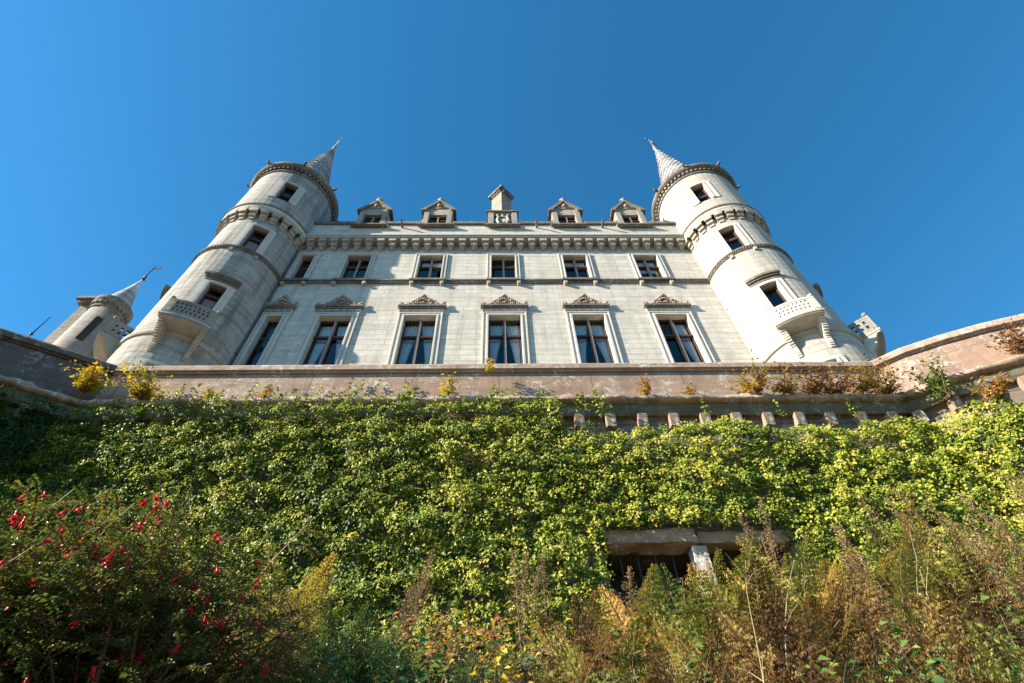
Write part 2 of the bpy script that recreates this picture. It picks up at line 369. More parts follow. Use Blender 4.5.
def sweep(mb, prof, pts, nrm, closed=True):
    k = len(prof); vs = []
    for (x, y), n in zip(pts, nrm):
        for o, z in prof: vs.append((x+n.x*o, y+n.y*o, z))
    fs = []
    for i in range(len(pts)-1):
        for j in range(k if closed else k-1):
            a, b = i*k+j, i*k+(j+1) % k
            fs.append((a, b, b+k, a+k))
    if closed: fs += [tuple(range(k)), tuple((len(pts)-1)*k+j for j in range(k))[::-1]]
    mb.add(vs, fs)
def densify(pts, d):
    out = []
    for a, b in zip(pts, pts[1:]):
        L = math.hypot(b[0]-a[0], b[1]-a[1]); k = max(1, int(L/d))
        out += [(a[0]+(b[0]-a[0])*i/k, a[1]+(b[1]-a[1])*i/k) for i in range(k)]
    return out+[pts[-1]]

tw = empty('terrace_wall', (0, 6.2, 2.6))
tag(tw, 'red sandstone terrace retaining wall with curved ends below the castle', 'wall')
g = MB()
tp = [(-3000, 3.65)]+[(x, y+0.3) for x, y in WALL]+[(3000, 4.8)]
for (xa, ya), (xb, yb) in zip(tp, tp[1:]): g.quad((xa, ya, 6.3), (xb, yb, 6.3), (xb, 3000, 6.3), (xa, 3000, 6.3))
tag(g.build('terrace_ground', 'gravel'), kind='structure')
# wall face with the basement window opening
WX0, WX1, WZ0, WZ1 = 1.25, 3.5, 2.3, 4.0
mb = MB()
pierced(mb, (-6.2, 6.31), (-0.5, 6.1), [(WX0, WX1, WZ0, 4.0)], lambda u, d, z: (u, 6.0+d, z), 0.55, 1.0)
sweep(mb, [(0, -2.0), (0, 6.1)], WALL[:8], WN[:8], closed=False)
sweep(mb, [(0, -2.0), (0, 6.1)], WALL[8:], WN[8:], closed=False)
mb.build('wall', 'rubble', tw)
pp_ = [(-0.4, 6.1), (0.03, 6.105), (0.025, 7.2), (-0.4, 7.2)]
mb = MB(); sweep(mb, pp_, WALL[7:], WN[7:]); mb.build('parapet', 'red', tw)
mb = MB(); sweep(mb, pp_, WALL[:8], WN[:8]); mb.build('parapet', 'red_dark', tw)  # left wing in a darker version of the red sandstone
cp_ = [(-0.48, 7.203), (0.05, 7.203), (0.055, 7.225), (0.10, 7.235), (0.105, 7.33), (0.07, 7.385), (-0.4, 7.44), (-0.48, 7.40)]
mb = MB(); sweep(mb, cp_, WALL[7:], WN[7:]); mb.build('coping', 'coping', tw)
mb = MB(); sweep(mb, cp_, WALL[:8], WN[:8]); mb.build('coping', 'red_dark', tw)
# rounded, weather-worn moulding under the parapet
pts = densify(WALL, 0.07); nn = path_normals(pts)
mb = MB(); k = 9; vs = []
for i, ((x, y), n) in enumerate(zip(pts, nn)):
    for j, (o, z) in enumerate([(0.0, 6.435), (0.16, 6.43), (0.215, 6.415), (0.24, 6.38), (0.235, 6.345), (0.205, 6.32), (0.15, 6.31), (0.10, 6.308), (0.0, 6.306)]):
        h = (noise.noise(Vector((x*2.5, y*2.5, j*0.9)))*0.03+noise.noise(Vector((x*9, y*9, j*1.7)))*0.03) if 0 < j < 8 else 0
        vs.append((x+n.x*(o+h), y+n.y*(o+h), z+h*0.5))
fs = [(i*k+j, i*k+j+1, (i+1)*k+j+1, (i+1)*k+j) for i in range(len(pts)-1) for j in range(k-1)]
mb.add(vs, fs); mb.build('moulding', 'mould', tw, smooth=True)
mb = MB(); sweep(mb, [(0.0, 6.107), (0.09, 6.11), (0.12, 6.17), (0.135, 6.304), (0.0, 6.304)], WALL, WN); mb.build('cornice', 'moss', tw)
# corbels beneath the moulding
def wall_at(s):
    for a, b in zip(WALL, WALL[1:]):
        L = math.hypot(b[0]-a[0], b[1]-a[1])
        if s <= L: 
            t = s/L; d = Vector((b[0]-a[0], b[1]-a[1])).normalized()
            return a[0]+(b[0]-a[0])*t, a[1]+(b[1]-a[1])*t, Vector((d.y, -d.x)), d
        s -= L
    return None
S0 = sum(math.hypot(b[0]-a[0], b[1]-a[1]) for a, b in zip(WALL[:7], WALL[1:8]))    # arc length at the left corner
SR = S0+12.51
STOT = sum(math.hypot(b[0]-a[0], b[1]-a[1]) for a, b in zip(WALL, WALL[1:]))
cb = MB(); cb.prism([(-0.075, 0), (0.075, 0), (0.075, 0.2), (-0.075, 0.2)], -0.15, 0.02)
cb.v = [(x, y*(0.55+2.25*z if y < 0 else 1), z) for x, y, z in cb.v]
cob = None
for i in range(46):
    s = S0-2.0+0.47*i
    if s > STOT: break
    if 6.2 < s-S0 < 6.9 and False: continue
    q = wall_at(s)
    if q is None: break
    x, y, n, d = q
    if cob is None: cob = cb.build('corbel', 'lintel', tw, bevel=0.012)
    else:
        c = cob.copy(); col.objects.link(c); cob_ = c
    o = cob if i == 0 else cob_
    o.location = Vector((x, y, 5.902))-wloc(tw); o.rotation_euler.z = math.atan2(d.y, d.x)+random.uniform(-.04, .04)
# basement window
win = empty('window', (2.37, 5.95, 2.3)); setparent(win, tw)
def rough_block(x0, x1, y0, y1, z0, z1, amp=0.03, seed=0):
    mbk = MB(); nx, ny, nz = max(2, int((x1-x0)/0.09)), 4, 4
    import itertools
    key = {}
    def vtx(i, j, k_):
        if (i, j, k_) in key: return key[i, j, k_]
        p = Vector((x0+(x1-x0)*i/nx, y0+(y1-y0)*j/ny, z0+(z1-z0)*k_/nz))
        e = sum([i in (0, nx), j in (0, ny), k_ in (0, nz)])
        c = Vector(((x0+x1)/2, (y0+y1)/2, (z0+z1)/2))
        nv = noise.noise_vector(p*4+Vector((seed, 0, 0)))*amp
        if e >= 2: nv += noise.noise_vector(p*9)*0.02+Vector((0, c.y-p.y, c.z-p.z)).normalized()*0.012
        key[i, j, k_] = len(mbk.v); mbk.v.append(tuple(p+nv)); return key[i, j, k_]
    for i in range(nx):
        for j in range(ny):
            for kk, fl in ((0, 1), (nz, 0)):
                q = [vtx(i, j, kk), vtx(i+1, j, kk), vtx(i+1, j+1, kk), vtx(i, j+1, kk)]; mbk.f.append(tuple(q[::-1] if fl else q))
    for i in range(nx):
        for k_ in range(nz):
            for jj, fl in ((0, 0), (ny, 1)):
                q = [vtx(i, jj, k_), vtx(i+1, jj, k_), vtx(i+1, jj, k_+1), vtx(i, jj, k_+1)]; mbk.f.append(tuple(q[::-1] if fl else q))
    for j in range(ny):
        for k_ in range(nz):
            for ii, fl in ((0, 1), (nx, 0)):
                q = [vtx(ii, j, k_), vtx(ii, j+1, k_), vtx(ii, j+1, k_+1), vtx(ii, j, k_+1)]; mbk.f.append(tuple(q[::-1] if fl else q))
    return mbk
rough_block(1.24, 2.36, 5.88, 6.12, 3.93, 4.13, 0.045, 3).build('lintel', 'lintel', win)
rough_block(2.39, 3.5, 5.91, 6.12, 3.95, 4.12, 0.045, 8).build('lintel', 'lintel', win)
rough_block(2.27, 2.43, 5.92, 6.07, 2.3, 3.92, 0.03, 5).build('mullion', 'pale_lichen', win)
bar = MB(); bar.tube([(0, 0, 0), (0, 0, 1.66)], 0.014, n=6)
b0 = None
for x in (1.45, 1.66, 1.87, 2.08, 2.75, 2.96, 3.17, 3.38):
    if b0 is None: b0 = bar.build('bar', 'iron', win)
    bo = b0 if x == 1.45 else b0.copy()
    if x != 1.45: col.objects.link(bo)
    bo.location = Vector((x, 6.12, 2.32))-wloc(win)
mb = MB(); mb.tube([(1.25, 6.12, 3.45), (3.5, 6.12, 3.45)], 0.012, n=6); mb.build('crossbar', 'iron', win)
mb = MB(); mb.quad((1.2, 6.56, 2.2), (3.6, 6.56, 2.2), (3.6, 6.56, 4.1), (1.2, 6.56, 4.1)); mb.build('recess', 'room', win)

# ------------------------------------------------------------------ the castle
castle = empty('castle', (0, 14, 6.3))
tag(castle, 'pale stone castle with round corner towers and pointed spires above the terrace', 'castle')
B = 3.671; BX = [0.32+B*k for k in range(-2, 3)]; NX = -9.65
holes = []
LO = (16.5, 20.75); UP_ = (23.86, 26.28)
for x in BX:
    holes.append((x-0.70, x+0.70, *LO)); holes.append((x-0.60, x+0.60, *UP_))
holes.append((NX-0.33, NX+0.33, *LO)); holes.append((NX-0.33, NX+0.33, *UP_))
mb = MB()
pierced(mb, (-12.3, 12.3), (5.8, 27.4), holes, lambda u, d, z: (u, 14+d, z), 0.3, 3.0)
mb.quad((-12.3, 14, 5.8), (-12.3, 14, 27.4), (-12.3, 30, 27.4), (-12.3, 30, 5.8)).quad((12.3, 14, 27.4), (12.3, 14, 5.8), (12.3, 30, 5.8), (12.3, 30, 27.4))
mb.quad((-12.3, 30, 5.8), (-12.3, 30, 27.4), (12.3, 30, 27.4), (12.3, 30, 5.8))
mb.build('wall', 'ashlar', castle)

# cornice and its corbels
mb = MB(); mb.box(-10.9, 10.9, 13.52, 14.2, 27.62, 27.72).box(-10.9, 10.9, 13.45, 14.2, 27.722, 27.90)
cor = mb.build('cornice', 'trim', castle, bevel=0.015)
mb = MB()
mb.box(-0.185, 0.185, -0.43, 0.02, 0.46, 0.76).box(-0.165, 0.165, -0.30, 0.02, 0.22, 0.458)
mb.add([(-.125, -.24, .218), (.125, -.24, .218), (.125, .02, .218), (-.125, .02, .218), (-.08, -.06, 0), (.08, -.06, 0), (.08, .02, 0), (-.08, .02, 0)],
       [(0, 4, 5, 1), (1, 5, 6, 2), (3, 7, 4, 0), (4, 7, 6, 5), (0, 1, 2, 3)])
c0 = mb.build('corbel', 'corbel', cor, bevel=0.012)
for i in range(35):
    o = c0 if i == 0 else c0.copy()
    if i: col.objects.link(o)
    o.location = Vector((-10.32+0.6118*i-0.07, 14, 26.858))-wloc(cor)
mb = MB(); mb.box(-10.7, 10.7, 13.66, 14.0, 27.902, 29.34)
par = mb.build('parapet', 'ashlar', castle)
edges = [-10.75]+[v for x in (BX[0], BX[1], BX[2], BX[3], BX[4]) for v in (x-0.9, x+0.9)]+[10.75]
for a, b in zip(edges[::2], edges[1::2]):
    mb = MB(); mb.box(a, b, 13.55, 14.1, 29.342, 29.62); mb.build('coping', 'dark_trim', par, bevel=0.02)
for x in (-5.2, 2.2, 5.85):
    mb = MB(); mb.tube([(x, 13.7, 29.0), (x, 13.35, 29.05), (x, 13.1, 29.0)], 0.07, 0.05, 6)
    mb.build('water_spout', 'dark_trim', par)
# roof
mb = MB(); mb.add([(-12, 14.05, 29.3), (12, 14.05, 29.3), (12, 30, 29.3), (-12, 30, 29.3), (-9, 20, 33.3), (9, 20, 33.3), (9, 24, 33.3), (-9, 24, 33.3)],
    [(0, 1, 5, 4), (1, 2, 6, 5), (2, 3, 7, 6), (3, 0, 4, 7), (4, 5, 6, 7)])
mb.build('roof', 'slate', castle)
# string course, breaking forward under each upper window
mb = MB(); mb.box(-10.7, 10.7, 13.86, 14.05, 23.70, 23.80).box(-10.7, 10.7, 13.92, 14.05, 23.54, 23.698)
for i in range(150): mb.box(-10.6+i*0.142, -10.53+i*0.142, 13.885, 13.918, 23.61, 23.697)
for x in BX+[NX]:
    h = 0.86 if x != NX else 0.62
    mb.box(x-h, x+h, 13.80, 13.858, 23.66, 23.812)
st = mb.build('string_course', 'dark_trim', castle, bevel=0.01)
mb = MB(); mb.prism([(-.09, 0.2), (-.09, 0.08), (-.05, 0), (.05, 0), (.09, .08), (.09, .2)], -0.17, 0.03)
k0 = mb.build('bracket', 'corbel', st, bevel=0.012)
first = True
for x in BX+[NX]:
    h = 0.72 if x != NX else 0.5
    for sgn in (-1, 1):
        o = k0 if first else k0.copy()
        if not first: col.objects.link(o)
        first = False; o.location = Vector((x+sgn*h, 13.98, 23.34))-wloc(st)

def window_trim(hw, z0, z1, fw_, proud, sill=None):
    """architrave on a flat wall around an opening of half width hw, at x=0, y=14"""
    f = MB(); y0 = 14-proud
    f.box(-hw-fw_, -hw-0.003, y0, 14.02, z0, z1+fw_).box(hw+0.003, hw+fw_, y0, 14.02, z0, z1+fw_).box(-hw-0.003, hw+0.003, y0, 14.02, z1+0.003, z1+fw_)
    e = fw_*0.25; y2 = y0-0.03
    f.box(-hw-fw_-.01, -hw-fw_+e, y2, y0-.002, z0, z1+fw_+.01).box(hw+fw_-e, hw+fw_+.01, y2, y0-.002, z0, z1+fw_+.01).box(-hw-fw_+e, hw+fw_-e, y2, y0-.002, z1+fw_-e, z1+fw_+.01)
    i = fw_*0.36; y1 = y0-0.05
    f.box(-hw-i, -hw+0.0, y1, y0-0.002, z0, z1+i).box(hw, hw+i, y1, y0-0.002, z0, z1+i).box(-hw, hw, y1, y0-0.002, z1, z1+i)
    return f
def sash_parts(parent, hw, z0, z1, zt, lights, y, curtains=None, x=0.0, twoup=False):
    s_ = MB(); t = 0.06
    s_.box(-hw, -hw+t, y-0.05, y+0.03, z0, z1).box(hw-t, hw, y-0.05, y+0.03, z0, z1).box(-hw+t, hw-t, y-0.05, y+0.03, z1-0.10, z1).box(-hw+t, hw-t, y-0.05, y+0.03, z0, z0+0.09)
    s_.box(-hw+t, hw-t, y-0.045, y+0.025, zt-0.07, zt+0.06)
    s_.build('sash', 'wood', parent, origin=None)
    q = s_
    if lights == 2:
        mm = MB(); mm.box(-0.05, 0.05, y-0.14, y+0.02, z0+0.09, z1-0.1); mm.build('mullion', 'mullion', parent, bevel=0.01)
        tt = MB(); tt.box(-hw+0.01, -0.052, y-0.11, y-0.052, zt-0.05, zt+0.05).box(0.052, hw-0.01, y-0.11, y-0.052, zt-0.05, zt+0.05); tt.build('transom', 'wood', parent)
    p = MB(); p.quad((-hw+t, y, z0+.09), (hw-t, y, z0+.09), (hw-t, y, z1-.1), (-hw+t, y, z1-.1)); p.build('pane', 'glass', parent)
    r = MB(); a, b, c, d = -hw-.25, hw+.25, z0-.2, z1+.2; Y1 = y+1.3; Y0 = y+0.06
    r.quad((a, Y1, c), (b, Y1, c), (b, Y1, d), (a, Y1, d)).quad((a, Y0, c), (a, Y1, c), (a, Y1, d), (a, Y0, d)).quad((b, Y1, c), (b, Y0, c), (b, Y0, d), (b, Y1, d))
    r.quad((a, Y0, d), (a, Y1, d), (b, Y1, d), (b, Y0, d)).quad((a, Y1, c), (a, Y0, c), (b, Y0, c), (b, Y1, c))
    r.build('recess', 'room', parent)
    if curtains:
        for sgn in (-1, 1):
            cm = MB(); n = 16; rows = 12; vs = []
            for j in range(rows+1):
                v = j/rows; zz = z1-0.12-(z1-0.12-z0)*v
                wdt = hw*(0.92-(0.62 if sgn > 0 else 0.55)*math.sin(min(v*1.15, 1)*math.pi*0.5)**1.3)
                for i in range(n+1):
                    u = i/n; xx = sgn*(hw-0.02-wdt*u)
                    vs.append((xx, y+0.16+0.035*math.sin(u*26+v*2)+0.03*v, zz))
            fs = [(j*(n+1)+i, j*(n+1)+i+1, (j+1)*(n+1)+i+1, (j+1)*(n+1)+i) for j in range(rows) for i in range(n)]
            cm.add(vs, fs); cm.build('curtain', 'curtain', parent, smooth=True)

def pediment(parent, hw, orn):
    l = MB(); l.box(-hw, hw, 13.80, 14.02, 21.36, 21.50).box(-hw+0.04, hw-0.04, 13.86, 14.02, 21.27, 21.358)
    fz = MB(); fz.box(-hw+0.07, hw-0.07, 13.925, 14.02, 20.98, 21.268); fz.build('frieze', 'trim', parent)
    for i in range(int(hw*2/0.11)):
        x = -hw+0.13+i*0.11
        if x < hw-0.13: l.box(x-0.032, x+0.036, 13.895, 13.923, 21.03+0.02*(i % 2), 21.22-0.03*((i*7) % 3))
    l.build('ledge', 'dark_trim', parent, bevel=0.012)
    o = MB()
    W = hw*0.66; H = 0.80
    o.prism([(-W, 0), (W, 0), (W*0.55, H*0.38), (W*0.30, H*0.6), (0.12, H*0.78), (0, H*0.84), (-0.12, H*0.78), (-W*0.3, H*0.6), (-W*0.55, H*0.38)], 13.97, 14.02)
    rr = random.Random(3)
    for i in range(16):                       # carved leaves and scrolls
        u = (i+0.5)/16*2-1; top = H*(1-abs(u))**0.9
        for v in (0.25, 0.62, 0.95):
            o.ball((u*W, 13.90+rr.uniform(-.05, .03), 0.05+top*v*0.95), 0.035+0.03*rr.random()+0.02*(1-abs(u)), 6)
    o.ball((0, 13.9, H*0.98), 0.09, 8); o.ball((-0.1, 13.9, H*0.92), 0.06, 8); o.ball((0.1, 13.9, H*0.92), 0.06, 8)
    for sgn in (-1, 1):
        x = sgn*hw*0.86
        o.tube([(x-sgn*.1, 13.88, 0.0), (x-sgn*.04, 13.88, .1), (x+sgn*0.02, 13.88, 0.2), (x+sgn*.1, 13.88, 0.28)], 0.07, 0.03, 6)
        o.ball((x, 13.88, 0.08), 0.09, 7); o.ball((x+sgn*0.08, 13.88, 0.2), 0.055, 7)
    o.v = [(x, y, z*1.03+21.502) for x, y, z in o.v]
    o.build('carved_crest', orn, parent, smooth=True)

# one lower window with curtains, one upper window; copies along the bays
def flat_window(hw, z0, z1, zt, lights, fw_, proud, curtains, ped, zbase):
    wn = window_trim(hw, z0, z1, fw_, proud).build('window', 'trim', castle, origin=(0, 14, zbase), bevel=0.012)
    before = set(bpy.data.objects)
    sash_parts(None, hw, z0, z1, zt, lights, 14.27, curtains)
    if ped: pediment(None, hw+0.37, 'carved')
    for o in set(bpy.data.objects)-before: setparent(o, wn)
    return wn
lw = flat_window(0.70, *LO, 19.5, 2, 0.26, 0.055, True, True, 16.5)
uw = flat_window(0.60, *UP_, 25.45, 2, 0.22, 0.05, False, False, 23.86)
nl = flat_window(0.33, *LO, 19.5, 1, 0.26, 0.055, False, True, 16.5)
nu = flat_window(0.33, *UP_, 25.45, 1, 0.22, 0.05, False, False, 23.86)
for o, xx in ((lw, BX), (uw, BX)):
    for i, x in enumerate(xx[1:]): copy_tree(o, castle, (x, 0, 0))
    o.location.x += xx[0]
nl.location.x += NX; nu.location.x += NX
lows = sorted([o for o in castle.children if o.name.startswith('window') and any(c.name.startswith('curtain') for c in o.children)], key=lambda o: o.location.x)
for o, keep_ in zip(lows, ((1, 1), (1, 1), (1, 1), (1, 1), (0, 1))):
    cs2 = [c for c in o.children if c.name.startswith('curtain')]
    for c, kp in zip(cs2, keep_):
        c.scale = (random.uniform(.93, 1.04), 1, 1)
        if not kp: bpy.data.objects.remove(c)
ups = sorted([o for o in castle.children if o.name.startswith('window') and not any(c.name.startswith('curtain') for c in o.children) and abs(o.location.z-(23.86-6.3)) < .1], key=lambda o: o.location.x)
for i_, zc_ in ((2, 25.4), (4, 25.75), (5, 25.1)):
    if i_ < len(ups):
        bm_ = MB(); xw = ups[i_].location.x; bm_.quad((xw-.52, 14.34, zc_), (xw+.52, 14.34, zc_), (xw+.52, 14.34, 26.2), (xw-.52, 14.34, 26.2)); bm_.build('blind', 'curtain', ups[i_])
for o in castle.children_recursive:
    if o.name.split('.')[0] in ('pane',): o.rotation_euler = (random.uniform(-.002, .002), 0, random.uniform(-.012, .012))

# dormers
def make_dormer(x):
    d = MB(); hw = 0.82
    pierced(d, (-hw, hw), (29.05, 31.15), [(-0.5, 0.5, 29.32, 30.62)], lambda u, dd, z: (u, 13.62+dd, z), 0.25, 2)
    d.quad((-hw, 13.62, 29.05), (-hw, 13.62, 31.15), (-hw, 16, 31.15), (-hw, 16, 29.05)).quad((hw, 13.62, 31.15), (hw, 13.62, 29.05), (hw, 16, 29.05), (hw, 16, 31.15))
    d.prism([(-hw, 31.15), (hw, 31.15), (0, 32.35)], 13.62, 13.9)
    for s_ in (-1, 1):           # raised jambs and side scrolls
        a, b = sorted((s_*0.52, s_*0.80)); d.box(a, b, 13.55, 13.618, 29.1, 31.0)
        a, b = sorted((s_*0.822, s_*1.0)); d.prism([(a, 29.1), (b, 29.1), (b, 29.6) if s_ > 0 else (b, 30.0), (a, 30.0) if s_ < 0 else (a, 30.0)] if s_ > 0 else [(a, 29.1), (b, 29.1), (b, 30.0), (a, 29.6)], 13.6, 13.9)
    ob = d.build('dormer', 'trim', castle, origin=(x, 13.62, 29.05)) if False else None
    return d
def dormer():
    ob = make_dormer(0).build('dormer', 'aged', castle, origin=(0, 13.62, 29.05))
    before = set(bpy.data.objects)
    s = MB(); s.box(-1.0, 1.0, 13.40, 13.62, 28.95, 29.10); s.build('sill', 'dark_trim', None, bevel=0.015)
    r = MB(); r.prism([(-1.0, 31.02), (-0.98, 31.2), (0, 32.52), (0.98, 31.2), (1.0, 31.02), (0.86, 31.02), (0, 32.28), (-0.86, 31.02)], 13.48, 16.5)
    r.box(-1.0, -0.70, 13.45, 13.9, 30.98, 31.12).box(0.70, 1.0, 13.45, 13.9, 30.98, 31.12)
    r.build('roof', 'dark_trim', None)
    t = MB(); t.box(-0.35, 0.35, 13.57, 13.62, 31.42, 31.52); t.ball((0, 13.57, 31.75), 0.16, 8); t.build('carved_crest', 'carved', None, smooth=True)
    f = MB(); f.lathe(0, 13.6, [(0.1, 32.4), (0.07, 32.55), (0.13, 32.62), (0.15, 32.72), (0.1, 32.85), (0, 32.9)], 8); f.box(-0.2, 0.2, 13.55, 13.65, 32.64, 32.74); f.build('finial', 'carved', None, smooth=True)
    sash_parts(None, 0.5, 29.32, 30.62, 30.1, 2, 13.85)
    for o in set(bpy.data.objects)-before: setparent(o, ob)
    return ob
dm = dormer()
for x in BX[1:2]+BX[3:]: copy_tree(dm, castle, (x, 0, 0))
dm.location.x += BX[0]

# armorial block and diagonal chimney stack
ch = MB(); cx_ = 0.33
pierced(ch, (cx_-0.84, cx_+0.84), (29.05, 30.82), [(cx_-0.48, cx_+0.48, 29.28, 30.68)], lambda u, d, z: (u, 13.60+d, z), 0.08, 2)
ch.quad((cx_-.84, 13.6, 29.05), (cx_-.84, 13.6, 30.82), (cx_-.84, 16, 30.82), (cx_-.84, 16, 29.05)).quad((cx_+.84, 13.6, 30.82), (cx_+.84, 13.6, 29.05), (cx_+.84, 16, 29.05), (cx_+.84, 16, 30.82))
ch.quad((cx_-.48, 13.68, 29.28), (cx_+.48, 13.68, 29.28), (cx_+.48, 13.68, 30.68), (cx_-.48, 13.68, 30.68))
for s_ in (-1, 1): a, b = sorted((cx_+s_*.52, cx_+s_*.82)); ch.box(a, b, 13.53, 13.598, 29.12, 30.78)
ch_o = ch.build('chimney', 'aged', castle)
mb = MB(); mb.box(cx_-.478, cx_+.478, 13.655, 13.678, 29.283, 30.678); mb.build('niche', 'dark_panel', ch_o)
mb = MB(); mb.box(cx_-.92, cx_+.92, 13.47, 16, 30.822, 30.97).box(cx_-.98, cx_+.98, 13.40, 13.6, 28.95, 29.05); mb.build('ledge', 'dark_trim', ch_o, bevel=0.015)
a_ = MB()
def rel(pts, y0=13.66, y1=13.76): a_.prism([(cx_+px, 29.95+pz) for px, pz in pts], y0, y1)
rel([(-.15, .12), (.17, .12), (.17, -.12), (.01, -.34), (-.15, -.12)])
for s_ in (-1, 1):            # the two supporters and the crowned top of the carved arms
    a_.tube([(cx_+s_*.20, 13.66, 29.42), (cx_+s_*.30, 13.65, 29.75), (cx_+s_*.30, 13.65, 30.02), (cx_+s_*.26, 13.65, 30.2)], 0.09, 0.07, 7)
    a_.ball((cx_+s_*.25, 13.64, 30.26), 0.085, 7); a_.tube([(cx_+s_*.3, 13.64, 30.0), (cx_+s_*.17, 13.63, 29.97)], 0.045, 0.03, 6)
    a_.tube([(cx_+s_*.34, 13.66, 29.6), (cx_+s_*.43, 13.66, 29.8), (cx_+s_*.38, 13.66, 30.1)], 0.035, 0.02, 5)
for q in (-.3, 0, .3): a_.ball((cx_+q, 13.65, 30.47), 0.085, 7)
a_.tube([(cx_-.15, 13.65, 30.3), (cx_+.15, 13.65, 30.3)], 0.06, n=6)
a_.tube([(cx_-.35, 13.66, 29.4), (cx_, 13.64, 29.34), (cx_+.35, 13.66, 29.4)], 0.045, n=6)
a_.v = [(x, y-.055, z) for x, y, z in a_.v]
a_.build('carved_arms', 'ashlar', ch_o)
CY = 14.62; cx2 = 0.30
def dia(r, z): return [(cx2, CY-r, z), (cx2+r, CY, z), (cx2, CY+r, z), (cx2-r, CY, z)]
def stack(mbk, rs):
    vs = []
    for r, z in rs: vs += dia(r, z)
    n = len(rs)
    fs = [(i*4+k, i*4+(k+1) % 4, (i+1)*4+(k+1) % 4, (i+1)*4+k) for i in range(n-1) for k in range(4)]+[(3, 2, 1, 0), tuple((n-1)*4+k for k in range(4))]
    mbk.add(vs, fs)
mb = MB(); stack(mb, [(0.62, 30.6), (0.62, 35.15)]); mb.build('stack', 'aged_block', ch_o)
mb = MB(); stack(mb, [(0.72, 35.45), (0.86, 35.5), (0.86, 35.75), (0.66, 35.95)])
for sx, sy_ in ((1, -1), (-1, -1), (1, 1), (-1, 1)):
    for i in range(4):
        t = (i+0.5)/4*0.9+0.05; px = cx2+sx*0.64*t; py = CY+sy_*0.64*(1-t)
        mb.add([(px-.05, py-.05, 35.15), (px+.05, py-.05, 35.15), (px+.05, py+.05, 35.15), (px-.05, py+.05, 35.15), (px-.07+sx*.03, py-.07+sy_*.03, 35.449), (px+.07+sx*.03, py-.07+sy_*.03, 35.449), (px+.07+sx*.03, py+.07+sy_*.03, 35.449), (px-.07+sx*.03, py+.07+sy_*.03, 35.449)],
           [(3, 2, 1, 0), (4, 5, 6, 7), (0, 1, 5, 4), (1, 2, 6, 5), (2, 3, 7, 6), (3, 0, 4, 7)])
mb.build('chimney_cap', 'dark_trim', ch_o)
# rainwater pipes in the corners
for s_ in (-1, 1):
    mb = MB(); mb.tube([(s_*10.36, 13.9, 5.9), (s_*10.36, 13.9, 26.8)], 0.075, n=8)
    for z in (9, 12, 15, 18, 21, 24.2): mb.tube([(s_*10.36, 13.9, z), (s_*10.36, 13.9, z+0.14)], 0.1, n=8)
    mb.build('drainpipe', 'lead', castle, smooth=False)

